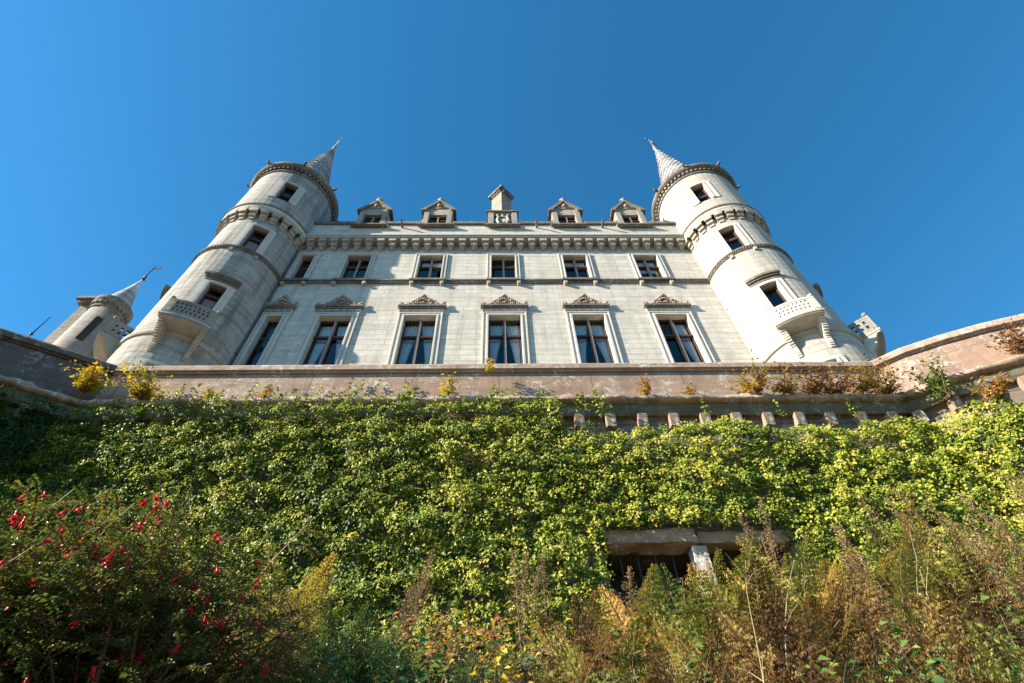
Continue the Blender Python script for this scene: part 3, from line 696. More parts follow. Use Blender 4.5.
# ---- round corner towers
def tower(cx, cy, s, outer_balc):
    """s=+1: windows look 25 degrees to the left (right tower); s=-1 mirrored"""
    PC = -25*s
    RL, RU = 2.05, 2.335
    def Pn(r): return lambda u, d, z: (cx+(r-d)*math.sin(R_(u)), cy-(r-d)*math.cos(R_(u)), z)
    low_h = [(PC-9.5, PC+9.5, 17.3, 20.55), (PC-10.5, PC+10.5, 23.82, 26.0), (PC-9.5, PC+9.5, 12.4, 15.25)]
    up_h = [(PC-8.5, PC+8.5, 28.95, 31.0)]
    d = MB()
    pierced(d, (-180, 180), (5.8, 27.3), low_h, Pn(RL), 0.28, 7.5)
    pierced(d, (-180, 180), (27.3, 33.2), up_h, Pn(RU), 0.28, 7.5)
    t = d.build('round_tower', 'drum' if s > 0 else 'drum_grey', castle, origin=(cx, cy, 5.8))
    for p in t.data.polygons: p.use_smooth = True
    t.data.set_sharp_from_angle(angle=R_(35))
    def add(mb_, name, mat, **k): return mb_.build(name, mat, t, **k)
    # machicolated ring
    r = MB(); r.lathe(cx, cy, [(RL-.05, 27.55), (2.34, 27.55), (2.36, 27.58), (2.36, 27.72), (2.40, 27.76), (RU-.02, 27.765)], 64, cap=False)
    ct = add(r, 'corbel_table', 'trim')
    for i in range(26):
        q = MB(); a = i*360/26+4; w_ = 4.9
        q.arc(cx, cy, RL-.02, 2.345, a-w_, a+w_, 27.12, 27.548, 2).arc(cx, cy, RL-.02, 2.22, a-w_*.9, a+w_*.9, 26.90, 27.118, 2, z0i=26.8).arc(cx, cy, RL-.02, 2.12, a-w_*.7, a+w_*.7, 26.66, 26.798, 2)
        q.build('corbel', 'corbel', t)
    r = MB(); r.lathe(cx, cy, [(RU-.02, 27.768), (2.43, 27.77), (2.43, 27.87), (RU-.02, 27.89)], 64, cap=False); add(r, 'ledge', 'dark_trim')
    # string courses
    r = MB(); r.lathe(cx, cy, [(RL-.02, 23.55), (2.09, 23.56), (2.11, 23.68), (2.16, 23.70), (2.16, 23.79), (RL-.02, 23.81)], 64, cap=False)
    for i in range(110): r.arc(cx, cy, 2.08, 2.14, i*3.27, i*3.27+1.6, 23.61, 23.69, 1)
    sco = add(r, 'string_course', 'dark_trim')
    for a in (PC-15, PC+15):
        r = MB(); r.arc(cx, cy, RL-.01, 2.15, a-1.8, a+1.8, 23.34, 23.549, 2); r.build('bracket', 'corbel', t)
    r = MB(); r.lathe(cx, cy, [(RL-.02, 16.88), (2.12, 16.90), (2.15, 16.98), (2.15, 17.06), (RL-.02, 17.08)], 64, cap=False); add(r, 'string_course', 'corbel')
    # eaves with little arcade under them and gargoyles
    e = MB(); e.lathe(cx, cy, [(RU-.02, 32.55), (2.40, 32.56), (2.40, 32.68), (RU+.01, 32.70)], 64, cap=False)
    e.lathe(cx, cy, [(RU-.02, 33.0), (2.5, 33.02), (2.58, 33.08), (2.64, 33.16), (2.64, 33.34), (2.4, 33.40), (0, 33.42)], 64, cap=False)
    for i in range(60): e.arc(cx, cy, RU-.01, 2.48, i*6-1.5, i*6+1.5, 32.80, 32.998, 1)
    add(e, 'eaves', 'dark_trim')
    for i in range(8):
        gg = MB(); a = R_(i*45+PC); sn, cs = math.sin(a), -math.cos(a)
        P = lambda r, z: (cx+r*sn, cy+r*cs, z)
        gg.tube([P(2.5, 33.25), P(2.72, 33.32), P(2.84, 33.3)], 0.10, 0.07, 6); gg.ball(P(2.83, 33.37), 0.08, 7); add(gg, 'gargoyle', 'dark_trim')
    # spire, concave cone of stone slates with a moulded knob and a vane
    prof = []
    zb, zt, rb = 33.43, 44.1, 1.72
    for i in range(25):
        u = i/24; rr_ = rb*((1-u)**1.12)+0.07
        prof.append((rr_, zb+(zt-zb)*u))
    sp_ = MB(); sp_.lathe(cx, cy, prof, 40); so_ = add(sp_, 'spire', 'spire_core')
    tl = MB(); nrow = 30
    for j in range(nrow):                      # lapped stone scales standing a little proud of the cone
        za = zb+.1+(zt-zb-.8)*j/nrow; zc2 = za+(zt-zb-.8)/nrow*.93
        ra = rb*((1-(za-zb)/(zt-zb))**1.12)+.07; rc = rb*((1-(zc2-zb)/(zt-zb))**1.12)+.07
        nt_ = max(8, int(2*math.pi*ra/.36)); da_ = 360/nt_
        for q in range(nt_):
            a_0 = (q+.5*(j % 2))*da_; vsx = []
            for rr2, zz2, fr in ((ra+.05, za, .2), (ra+.05, za, .8), (rc+.012, zc2, .9), (rc+.012, zc2, .1), (ra-.02, za, .2), (ra-.02, za, .8)):
                aa2 = R_(a_0+da_*fr); vsx.append((cx+rr2*math.sin(aa2), cy-rr2*math.cos(aa2), zz2))
            tl.add(vsx, [(0, 1, 2, 3), (0, 4, 5, 1), (0, 3, 4), (1, 5, 2)])
    add(tl, 'spire_scales', 'spire')
    for p in so_.data.polygons: p.use_smooth = True
    k = MB(); k.lathe(cx, cy, [(0.09, 44.0), (0.14, 44.1), (0.15, 44.22), (0.08, 44.35), (0.05, 44.5), (0.08, 44.6), (0.07, 44.72), (0.03, 44.85)], 10)
    k.tube([(cx, cy, 44.8), (cx, cy, 46.4)], 0.03, 0.02, 6)
    add(k, 'finial', 'carved')
    v = MB(); va = 0.5 if s > 0 else 2.4
    ca, sa = math.cos(va), math.sin(va)
    for pts in ([(0.05, 45.75), (0.55, 45.6), (0.75, 45.9), (0.5, 46.15), (0.05, 46.1)], [(-0.5, 45.85), (-0.1, 45.85), (-0.1, 45.95), (-0.5, 46.0)], [(0.3, 46.1), (0.45, 46.15), (0.35, 46.5), (0.25, 46.4)]):
        mbt = MB(); mbt.prism(pts, -0.02, 0.02); v.add([(cx+x*ca-y*sa, cy+x*sa+y*ca, z) for x, y, z in mbt.v], mbt.f)
    add(v, 'weather_vane', 'gilt')
    # window dressings and glass
    def arcwin(r, hw, z0, z1, fa, zt, blind, hood):
        f = MB(); rf = r+0.045; n = 5
        f.arc(cx, cy, r-.01, rf, PC-hw-fa, PC-hw-.1, z0, z1+.22, n).arc(cx, cy, r-.01, rf, PC+hw+.1, PC+hw+fa, z0, z1+.22, n).arc(cx, cy, r-.01, rf, PC-hw-.1, PC+hw+.1, z1+.003, z1+.22, 8)
        f.arc(cx, cy, rf+.002, rf+.04, PC-hw-2.5, PC-hw, z0, z1+.1, 2).arc(cx, cy, rf+.002, rf+.04, PC+hw, PC+hw+2.5, z0, z1+.1, 2).arc(cx, cy, rf+.002, rf+.04, PC-hw, PC+hw, z1, z1+.1, 8)
        if hood:
            hd = MB(); hd.arc(cx, cy, r-.01, r+.22, PC-19, PC+19, 21.02, 21.17, 14).arc(cx, cy, r-.01, r+.15, PC-18.3, PC+18.3, 20.93, 21.018, 14).arc(cx, cy, r-.01, r+.07, PC-17.5, PC+17.5, 20.778, 20.928, 14)
            add(hd, 'window_hood', 'dark_trim')
        add(f, 'window_frame', 'trim')
        rg = r-0.26; q_ = MB()
        Pq = lambda a, rr, z: (cx+rr*math.sin(R_(a)), cy-rr*math.cos(R_(a)), z)
        ww = hw/9.5*1.1
        q_.arc(cx, cy, rg-.03, rg+.04, PC-hw-1, PC-hw+2*ww, z0, z1, 2).arc(cx, cy, rg-.03, rg+.04, PC+hw-2*ww, PC+hw+1, z0, z1, 2).arc(cx, cy, rg-.03, rg+.04, PC-hw+2*ww, PC+hw-2*ww, z1-.12, z1, 4).arc(cx, cy, rg-.03, rg+.04, PC-hw+2*ww, PC+hw-2*ww, z0, z0+.09, 4).arc(cx, cy, rg-.03, rg+.07, PC-hw+2*ww, PC+hw-2*ww, zt-.08, zt+.06, 4)
        add(q_, 'sash', 'wood')
        g_ = MB(); g_.quad(Pq(PC-hw-.5, rg, z0), Pq(PC+hw+.5, rg, z0), Pq(PC+hw+.5, rg, z1), Pq(PC-hw-.5, rg, z1)); add(g_, 'pane', 'glass')
        b_ = MB(); b_.quad(Pq(PC-hw-14, rg-.55, z0-.1), Pq(PC+hw+14, rg-.55, z0-.1), Pq(PC+hw+14, rg-.55, z1+.1), Pq(PC-hw-14, rg-.55, z1+.1)); add(b_, 'recess', 'room')
        if blind:
            b2 = MB(); b2.quad(Pq(PC-hw-.5, rg-.05, z0), Pq(PC+hw+.5, rg-.05, z0), Pq(PC+hw+.5, rg-.05, zt+.02), Pq(PC-hw-.5, rg-.05, zt+.02)); add(b2, 'blind', 'blind')
    hd = MB(); pc2 = PC+90*s; hd.arc(cx, cy, RL-.01, RL+.22, pc2-19, pc2+19, 21.02, 21.17, 14).arc(cx, cy, RL-.01, RL+.07, pc2-17.5, pc2+17.5, 20.778, 20.928, 14); add(hd, 'window_hood', 'dark_trim')
    bl = s < 0
    arcwin(RU, 8.5, 28.95, 31.0, 9.5, 29.85, False, False)
    arcwin(RL, 10.5, 23.82, 26.0, 8.5, 25.15, bl, False)
    arcwin(RL, 9.5, 17.3, 20.55, 8.5, 20.0 if bl else 18.9, bl, True)
    arcwin(RL, 9.5, 12.4, 15.25, 8.5, 14.4, False, False)
    # pierced balconies on scroll brackets
    def balcony(pc):
        b_ = MB(); ha = 18.3
        b_.arc(cx, cy, RL-.05, 2.86, pc-ha, pc+ha, 17.14, 17.24, 12).arc(cx, cy, RL-.05, 2.80, pc-ha+.5, pc+ha-.5, 17.06, 17.138, 12)
        for i in range(30): b_.arc(cx, cy, 2.76, 2.83, pc-ha+.8+i*1.2, pc-ha+1.4+i*1.2, 17.08, 17.136, 1)
        bo_ = add(b_, 'balcony', 'corbel')
        return ha
    def balustrade(pc, ha, aged=False):
        b_ = MB(); r0, r1 = 2.72, 2.82
        b_.arc(cx, cy, r0-.02, r1+.02, pc-ha+.4, pc+ha-.4, 18.0, 18.1, 12).arc(cx, cy, r0, r1, pc-ha+.6, pc+ha-.6, 17.242, 17.34, 12)
        for a in (pc-ha+.4, pc+ha-5.9): b_.arc(cx, cy, r0-.015, r1+.015, a, a+5.5, 17.341, 17.999, 3)
        # pierced tracery panel: a slab with a lattice of openings, rings carved round them
        a0, a1 = pc-ha+5.9, pc+ha-5.9; n = 8; hs_ = []
        da = (a1-a0)/n
        for i in range(n):
            for kz, off in ((17.40, 0.0), (17.60, 0.5), (17.80, 0.0)):
                ac = a0+da*(i+0.5*off+0.42)
                if ac+da*.3 < a1: hs_.append((ac-da*.27, ac+da*.27, kz+.01, kz+.145))
        Pb = lambda u, dd, z: (cx+(r1-dd)*math.sin(R_(u)), cy-(r1-dd)*math.cos(R_(u)), z)
        pierced(b_, (a0, a1), (17.341, 17.999), hs_, Pb, r1-r0, 2.5)
        pierced(b_, (a0, a1), (17.341, 17.999), hs_, lambda u, dd, z: Pb(u, r1-r0, z), 0, 2.5)
        for h_ in hs_:
            am, zm = (h_[0]+h_[1])/2, (h_[2]+h_[3])/2
            b_.tube([Pb(h_[0]-.1, .05, zm-.05), Pb(am, .045, zm), Pb(h_[1]+.1, .05, zm+.06)], 0.022, n=4)
        for sg in (-1, 1):
            aa = pc+sg*(ha-1.2); sn, cs = math.sin(R_(aa)), math.cos(R_(aa))
            Pq = lambda rr, z, off=0: (cx+rr*sn+off*cs, cy-rr*cs+off*sn, z)
            # side returns back to the drum
            for (z0, z1) in ((17.242, 17.34), (18.0, 18.1)):
                o1, o2 = -.05, .05
                b_.add([Pq(RL-.02, z0, o1), Pq(r0-.021, z0, o1), Pq(r0-.021, z0, o2), Pq(RL-.02, z0, o2), Pq(RL-.02, z1, o1), Pq(r0-.021, z1, o1), Pq(r0-.021, z1, o2), Pq(RL-.02, z1, o2)],
                       [(3, 2, 1, 0), (4, 5, 6, 7), (0, 1, 5, 4), (1, 2, 6, 5), (2, 3, 7, 6), (3, 0, 4, 7)])
            hh = [(2.12+.2*i, 2.22+.2*i, zz, zz+.17) for i in range(3) for zz in (17.44, 17.72)]
            for o_ in (-.04, .04): pierced(b_, (RL-.02, r0-.021), (17.34, 18.0), hh, lambda u, dd, z: Pq(u, z, o_+(dd if o_ < 0 else -dd)), .08, 1)
            b_.ball((cx+2.77*sn, cy-2.77*cs, 18.2), 0.1, 9)
        add(b_, 'balustrade', 'trim' if s > 0 and not aged else 'aged_shaded')
        for sg in (-1, 1):
            k_ = MB(); a = pc+sg*(ha-2.6)
            for j in range(14):
                t0 = j/14; z0 = 15.92+1.138*t0; rr1 = 2.10+.64*t0**1.5+.035*math.sin(t0*12.5)
                k_.arc(cx, cy, RL-.03, rr1, a-2.2, a+2.2, z0, z0+1.138/14-.0005, 2)
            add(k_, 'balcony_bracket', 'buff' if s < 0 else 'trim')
    for pc in (PC, PC+90*s):
        ha = balcony(pc); balustrade(pc, ha, pc != PC)  # outer balustrade: shade of the right tower's far side put into its stone colour
    # small chimney-like spouts on the outer side
    return t
TLm = tower(-12.378, 14.139, -1, -90)
tag(TLm, label='left round tower, mostly in shade, with a pointed stone spire')
TRm = tower(12.309, 14.139, 1, 90)
tag(TRm, label='right round tower, brightly sunlit, with a pointed stone spire')

# distant side wing with its own small turret, behind the left tower
tx, ty = -23.1, 19.1
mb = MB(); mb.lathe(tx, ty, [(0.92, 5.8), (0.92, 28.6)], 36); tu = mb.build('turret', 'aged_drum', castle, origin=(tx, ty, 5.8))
for p in tu.data.polygons: p.use_smooth = True
mb = MB(); mb.lathe(tx, ty, [(0.9, 28.2), (1.0, 28.25), (1.0, 28.4), (0.95, 28.45), (0.95, 28.6), (1.02, 28.8), (1.1, 28.95), (1.1, 29.2), (1.0, 29.28), (0, 29.3)], 36, cap=False)
for i in range(24): mb.arc(tx, ty, .9, 1.06, i*15-3, i*15+3, 28.5, 28.72, 1)
mb.build('eaves', 'dark_trim', tu)
prof = [(0.80*(1-i/12)**1.2+0.04, 29.28+3.5*i/12) for i in range(13)]
mb = MB(); mb.lathe(tx, ty, prof, 28); o = mb.build('spire', 'spire', tu)
for p in o.data.polygons: p.use_smooth = True
mb = MB(); mb.lathe(tx, ty, [(0.05, 32.7), (0.13, 32.8), (0.06, 33.0), (0.09, 33.1), (0.03, 33.3)], 8); mb.tube([(tx, ty, 33.2), (tx, ty, 34.6)], 0.03, n=5)
mb.prism([(tx+.05, 34.2), (tx+.5, 34.15), (tx+.45, 34.45), (tx+.05, 34.5)], ty-.02, ty+.02); mb.build('finial', 'iron', tu)
mb = MB(); mb.arc(tx, ty, .85, .955, 28, 50, 25.2, 27.3, 3); mb.build('window', 'room', tu)
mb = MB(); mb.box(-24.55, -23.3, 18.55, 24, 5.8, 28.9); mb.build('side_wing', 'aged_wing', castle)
mb = MB(); mb.box(-24.75, -23.35, 18.35, 24.1, 28.902, 29.15).box(-24.9, -23.5, 18.2, 24.2, 29.152, 29.35); mb.build('ledge', 'dark_trim', castle)
mb = MB(); mb.tube([(-26.2, 19.0, 24.0), (-26.2, 19.0, 26.6)], 0.12, 0.03, 6); mb.tube([(-26.2, 19.0, 26.5), (-26.2, 19.0, 28.3)], 0.04, 0.02, 5); mb.ball((-26.2, 19, 26.6), .1, 7); mb.build('finial', 'iron', castle)
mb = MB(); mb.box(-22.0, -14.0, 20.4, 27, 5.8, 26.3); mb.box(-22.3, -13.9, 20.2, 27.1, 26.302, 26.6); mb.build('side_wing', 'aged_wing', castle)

# ------------------------------------------------------------------ foliage
def leaf_mesh(name, mat, P, Nn, T, size, tint, aspect=0.75, fold=0.25, parent=None, origin=None):
    """many small folded leaves: P position, Nn facing, T tip direction (unit arrays), size length"""
    n = len(P); P = np.asarray(P, float); Nn = np.asarray(Nn, float); T = np.asarray(T, float)
    if origin is not None: P = P-np.asarray(origin, float)
    size = np.asarray(size, float).reshape(-1, 1)
    Nn = Nn/np.maximum(np.linalg.norm(Nn, axis=1, keepdims=True), 1e-6)
    T = T-Nn*np.sum(T*Nn, axis=1, keepdims=True); T = T/np.maximum(np.linalg.norm(T, axis=1, keepdims=True), 1e-6)
    W = np.cross(Nn, T)
    base = P; tip = P+T*size-Nn*size*0.12; mid = P+T*size*0.42
    l = mid-W*size*aspect*0.5+Nn*size*fold*0.5; r = mid+W*size*aspect*0.5+Nn*size*fold*0.5
    V = np.stack([base, l, tip, r], 1).reshape(-1, 3)
    me = bpy.data.meshes.new(name)
    me.vertices.add(4*n); me.vertices.foreach_set('co', V.astype(np.float32).ravel())
    i0 = np.arange(n)*4
    loops = np.stack([i0, i0+2, i0+1, i0, i0+3, i0+2], 1).ravel().astype(np.int32)
    me.loops.add(6*n); me.loops.foreach_set('vertex_index', loops)
    me.polygons.add(2*n); me.polygons.foreach_set('loop_start', (np.arange(2*n)*3).astype(np.int32)); me.polygons.foreach_set('loop_total', np.full(2*n, 3, np.int32))
    me.update(calc_edges=True)
    at = me.attributes.new('tint', 'FLOAT', 'POINT'); at.data.foreach_set('value', np.repeat(np.clip(tint, 0, 1), 4).astype(np.float32))
    me.materials.append(M[mat])
    ob = bpy.data.objects.new(name, me); col.objects.link(ob)
    if origin is not None: ob.location = origin
    if parent is not None: setparent(ob, parent)
    return ob
def unit(a): return a/np.maximum(np.linalg.norm(a, axis=-1, keepdims=True), 1e-6)
def wall_arrays(s):
    seg = np.array(WALL); d = np.diff(seg, axis=0); L = np.hypot(d[:, 0], d[:, 1]); cum = np.concatenate([[0], np.cumsum(L)])
    k = np.clip(np.searchsorted(cum, s, side='right')-1, 0, len(L)-1); t = (s-cum[k])/L[k]
    p = seg[k]+d[k]*t[:, None]; dd = d[k]/L[k][:, None]
    return p, np.stack([dd[:, 1], -dd[:, 0]], 1), dd
def smooth_noise(x, z, f, seed): return np.array([noise.noise(Vector((a*f+seed, b*f-seed*1.7, seed*0.37))) for a, b in zip(x, z)])

# ivy covering the wall: thousands of overlapping sprays, thicker in swags
NC = 12500
gs, gz = np.meshgrid(np.arange(3.2, STOT-1.0, 0.094), np.arange(1.3, 6.12, 0.094)); cs_ = gs.ravel()+rng.uniform(-.09, .09, gs.size); cz = gz.ravel()+rng.uniform(-.09, .09, gz.size)
p2, n2, d2 = wall_arrays(cs_)
top = 5.74+0.09*np.sin(cs_*2.3)+0.08*np.sin(cs_*5.1+1)
main_left = (p2[:, 0] < 0.9)
top = np.where(main_left, 6.33+0.12*np.sin(cs_*3.1)+0.1*np.sin(cs_*7.7), top)
keep = cz < top
inwin = (p2[:, 0] > 1.2) & (p2[:, 0] < 3.48) & (cz < 4.13)
keep &= ~inwin
cs_, cz, p2, n2, d2 = cs_[keep], cz[keep], p2[keep], n2[keep], d2[keep]
th = 0.14+0.08*(smooth_noise(cs_, cz, 0.9, 3.1)+0.4)+0.07*smooth_noise(cs_, cz, 2.6, 8.2)
th += np.clip((4.8-cz)*0.05, 0, 0.14)
th *= np.clip((6.35-cz)/0.7, 0.35, 1); th = np.where((cz > 6.05) & main_left[keep], th+.16, th)
th = th+0.05*smooth_noise(cs_, cz, 5.2, 1.3)+rng.normal(0, 0.05, len(th))*np.clip((6.35-cz)/0.6, 0.2, 1)
near_win = (p2[:, 0] > 0.8) & (p2[:, 0] < 4.0) & (cz < 4.6)
th = np.where(near_win, np.minimum(th, 0.2), th)
C = np.stack([p2[:, 0]+n2[:, 0]*th, p2[:, 1]+n2[:, 1]*th, cz], 1)
n3 = np.stack([n2[:, 0], n2[:, 1], np.zeros(len(cs_))], 1)
rad = rng.uniform(0.06, 0.17, len(cs_))
per = 60
def scatter_clumps(C, n3, rad, per):
    k = len(C)
    dirs = unit(rng.normal(size=(k, per, 3))); out = n3[:, None, :]
    dirs = unit(dirs+out*0.75+np.array([0, 0, 0.35]))
    rr = rad[:, None, None]*rng.uniform(0.55, 1.08, (k, per, 1))*np.array([1, 1, 0.8])
    P = C[:, None, :]+dirs*rr
    Nn = unit(dirs*0.6+out*0.55+rng.normal(size=(k, per, 3))*0.42+np.array([-0.6, -0.2, 0.5]))
    T = unit(rng.normal(size=(k, per, 3))*0.6+np.array([0, 0, -0.8])+out*0.3)
    return P.reshape(-1, 3), Nn.reshape(-1, 3), T.reshape(-1, 3)
print('IVY', len(C)*per)
P, Nn, T = scatter_clumps(C, n3, rad, per)
xx = np.repeat(p2[:, 0], per)
ctint = np.repeat(rng.normal(0, 0.14, len(C))+0.10*smooth_noise(cs_, cz, 3.1, 9.1)+0.22*smooth_noise(cs_, cz, 0.55, 5.5), per)
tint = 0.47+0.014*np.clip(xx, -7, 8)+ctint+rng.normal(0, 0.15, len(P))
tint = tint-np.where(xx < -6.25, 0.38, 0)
tint = np.where(rng.random(len(P)) < 0.004, 1.0, np.clip(tint, 0, 0.92))
size = np.clip(np.exp(rng.normal(-3.5, 0.32, len(P))), 0.014, 0.062)
# sprigs of the same ivy creeping up over the moulding and parapet
SP, SN, ST = [], [], []
r3 = random.Random(5)
def sprig(x0, z0, z1, wdt, n):
    p, nn_, _ = wall_arrays(np.array([S0+6.2+x0]))
    for i in range(n):
        u = r3.random(); z = z0+(z1-z0)*u; w_ = wdt*(1.1-u)
        x = x0+r3.gauss(0, w_)+0.12*(z-z0)
        off = 0.06+0.03*r3.random()+(0.2 if z < 6.45 else 0)
        pp, n2_, _ = wall_arrays(np.array([S0+6.2+x]))
        SP.append((pp[0, 0]+n2_[0, 0]*off, pp[0, 1]+n2_[0, 1]*off, z)); SN.append((n2_[0, 0]+r3.gauss(0, .4), n2_[0, 1]+r3.gauss(0, .4), .2+r3.gauss(0, .4))); ST.append((r3.gauss(0, .6), -.2, -.6))
for x in np.arange(-5.6, 1.2, 0.21):
    h = r3.choice([6.35, 6.42, 6.5, 6.62, 6.85])
    sprig(x+r3.uniform(-.1, .1), 6.02, h, 0.09, 46)
for x in (-5.0, -4.72, -4.3, -3.85, -2.4, -2.2, -1.95, -1.5, -1.35, -3.2): sprig(x, 6.4, r3.uniform(6.75, 7.12), 0.025, 46)
for x in (-2.3, -1.45, -0.1, 1.45): sprig(x, 6.1, 6.75, 0.1, 90)
for x in (1.5, 3.0, 4.1, 5.2): sprig(x, 5.9, 6.25, 0.05, 30)
SP, SN, ST = np.array(SP), np.array(SN), np.array(ST)
P = np.concatenate([P, SP]); Nn = np.concatenate([Nn, unit(SN)]); T = np.concatenate([T, unit(ST)])
tint = np.concatenate([tint, np.clip(0.42+rng.normal(0, .16, len(SP)), 0, .95)]); size = np.concatenate([size, rng.uniform(.03, .06, len(SP))])
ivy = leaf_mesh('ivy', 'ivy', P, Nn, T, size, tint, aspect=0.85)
tag(ivy, 'dense green and yellow ivy covering the terrace wall', kind='stuff')

# undergrowth on the bank: one tangled mass of stems and leaves
NU = 3600
ux = rng.uniform(-6.5, 6.8, NU); uy = rng.uniform(2.6, 5.5, NU)
ub = np.array([bank_z(a, b) for a, b in zip(ux, uy)])
uh = 0.62+0.25*smooth_noise(ux, uy, 0.8, 2.2)+0.15*smooth_noise(ux, uy, 2.4, 7.7)
C = np.stack([ux, uy, ub+uh*rng.uniform(0.15, 1.0, NU)], 1)
P, Nn, T = scatter_clumps(C, np.tile(np.array([[0, -0.7, 0.7]]), (NU, 1)), rng.uniform(0.06, 0.17, NU), 20)
pt = np.repeat(0.45+0.35*smooth_noise(ux, uy, 1.1, 4.4)+0.02*ux+rng.normal(0, 0.1, NU), 20)+rng.normal(0, 0.12, NU*20)
ug = leaf_mesh('undergrowth', 'litter', P, Nn, T, rng.uniform(0.03, 0.075, len(P)), pt, aspect=0.7)
tag(ug, 'tangled low undergrowth of leaves and stalks on the bank', kind='stuff')

def curve_pts(b, az, lean, h, droop, n=10, wob=0.0, r=random):
    """arching stem from b, leaning in direction az"""
    out = []
    for i in range(n+1):
        t = i/n; d = lean*t**1.4
        out.append(Vector((b[0]+math.cos(az)*d+wob*math.sin(t*7+az), b[1]+math.sin(az)*d+wob*math.cos(t*6+az), b[2]+h*(t-droop*t*t)/(1-droop*0.55))))
    return out
def along(pts, t):
    f = t*(len(pts)-1); i = min(int(f), len(pts)-2); return pts[i].lerp(pts[i+1], f-i), (pts[i+1]-pts[i]).normalized()

def fern(root, base, H, mat, seed, nf=11):
    r = random.Random(seed); P, Nn, T, S, TT = [], [], [], [], []; st = MB()
    for k in range(nf):
        az = 2*math.pi*k/nf+r.uniform(-.35, .35); h = H*r.uniform(0.7, 1.0)
        pts = curve_pts((base[0]+r.uniform(-.08, .08), base[1]+r.uniform(-.08, .08), base[2]), az, h*r.uniform(.3, .6), h, r.uniform(.1, .42))
        st.tube([tuple(p) for p in pts], 0.007, 0.002, 4); ft = r.gauss(.5, .28)
        for i in range(18):
            t = .22+.77*i/17; p, d = along(pts, t)
            side = d.cross(Vector((0, 0, 1))).normalized(); nup = side.cross(d).normalized()
            L = (H*0.24*(1-((t-.22)/.8)**1.6)*min(1, (t-.12)*5)+0.02)*r.uniform(.75, 1.12)
            for sg in (-1, 1):
                dr = (side*sg+d*r.uniform(.25, .65)+nup*r.uniform(-.5, .2)).normalized(); q = max(4, int(L/0.015))
                for j in range(q):
                    u = (j+.7)/q; c = p+dr*(L*u)-Vector((0, 0, L*u*u*.25))
                    for s2 in (-1, 1):
                        tt = (d*s2*.9+dr*.5).normalized(); P.append(c); T.append(tt); Nn.append(nup+Vector((r.gauss(0, .25), r.gauss(0, .25), r.gauss(0, .25))))
                        S.append((0.026*(1-u*.6)+.007)*min(1.3, H)); TT.append(ft+r.gauss(0, .12)+.15*u)
    st.build('stalk', 'stem', root); leaf_mesh('foliage', mat, P, Nn, T, S, np.array(TT), aspect=.42, fold=.1, parent=root)

def shrub(root, base, H, W, mat, seed, ns=9, leaf=0.05, nl=26, stem='stem', asp=.62, lo=.2):
    r = random.Random(seed); P, Nn, T, S, TT = [], [], [], [], []; st = MB()
    for k in range(ns):
        az = r.uniform(0, 2*math.pi); h = H*r.uniform(.6, 1.0)
        pts = curve_pts((base[0]+r.uniform(-.1, .1)*W, base[1]+r.uniform(-.1, .1)*W, base[2]), az, W*r.uniform(.15, .6), h, r.uniform(0, .3), wob=.02)
        st.tube([tuple(p) for p in pts], 0.008*min(1.2, H+.3), 0.002, 4); ft = r.gauss(.5, .2)
        for i in range(nl):
            t = lo+(1-lo)*(i+r.random())/nl; p, d = along(pts, t); a = r.uniform(0, 6.28)
            dr = Vector((math.cos(a), math.sin(a), r.uniform(-.3, .5))).normalized(); c = p+dr*r.uniform(0, .09)*min(1.5, W+.2)
            P.append(c); T.append(dr+Vector((0, 0, -.35))); Nn.append(Vector((r.gauss(0, .4), r.gauss(-.35, .4), .75))); S.append(leaf*r.uniform(.6, 1.25)); TT.append(ft+r.gauss(0, .15))
    st.build('stalk', stem, root); leaf_mesh('foliage', mat, P, Nn, T, S, np.array(TT), aspect=asp, parent=root)

def plume(root, base, H, seed, ns=4):
    r = random.Random(seed); P, Nn, T, S, TT = [], [], [], [], []; st = MB()
    for k in range(ns):
        h = H*r.uniform(.72, 1); pts = curve_pts((base[0]+r.uniform(-.14, .14), base[1]+r.uniform(-.14, .14), base[2]), r.uniform(0, 6.28), h*r.uniform(.05, .2), h, r.uniform(0, .12), wob=.012)
        st.tube([tuple(p) for p in pts], .007, .0025, 4)
        for i in range(30):
            t = .55+.45*i/29; p, d = along(pts, t); L = .17*min(1, H)*(1-(t-.55)/.46)+.015
            for b in range(3):
                a = r.uniform(0, 6.28); dr = Vector((math.cos(a), math.sin(a), r.uniform(.3, 1.0))).normalized()
                for j in range(9):
                    u = (j+1)/9; P.append(p+dr*L*u+Vector((r.gauss(0, .006), r.gauss(0, .006), r.gauss(0, .006)))); T.append(Vector((r.gauss(0, 1), r.gauss(0, 1), r.gauss(0, 1)))); Nn.append(Vector((r.gauss(0, 1), r.gauss(0, 1), r.gauss(0, 1)))); S.append(r.uniform(.008, .019)); TT.append(r.gauss(.5, .25))
        for i in range(10):
            t = .1+.45*r.random(); p, d = along(pts, t); a = r.uniform(0, 6.28); dr = Vector((math.cos(a), math.sin(a), -.1))
            P.append(p); T.append(dr+Vector((0, 0, -.5))); Nn.append(Vector((r.gauss(0, .4), -.3, .7))); S.append(r.uniform(.04, .09)); TT.append(r.gauss(.75, .2))
    st.build('stalk', 'stem', root); leaf_mesh('flower_head', 'plume', P, Nn, T, S, np.array(TT), aspect=.6, parent=root)

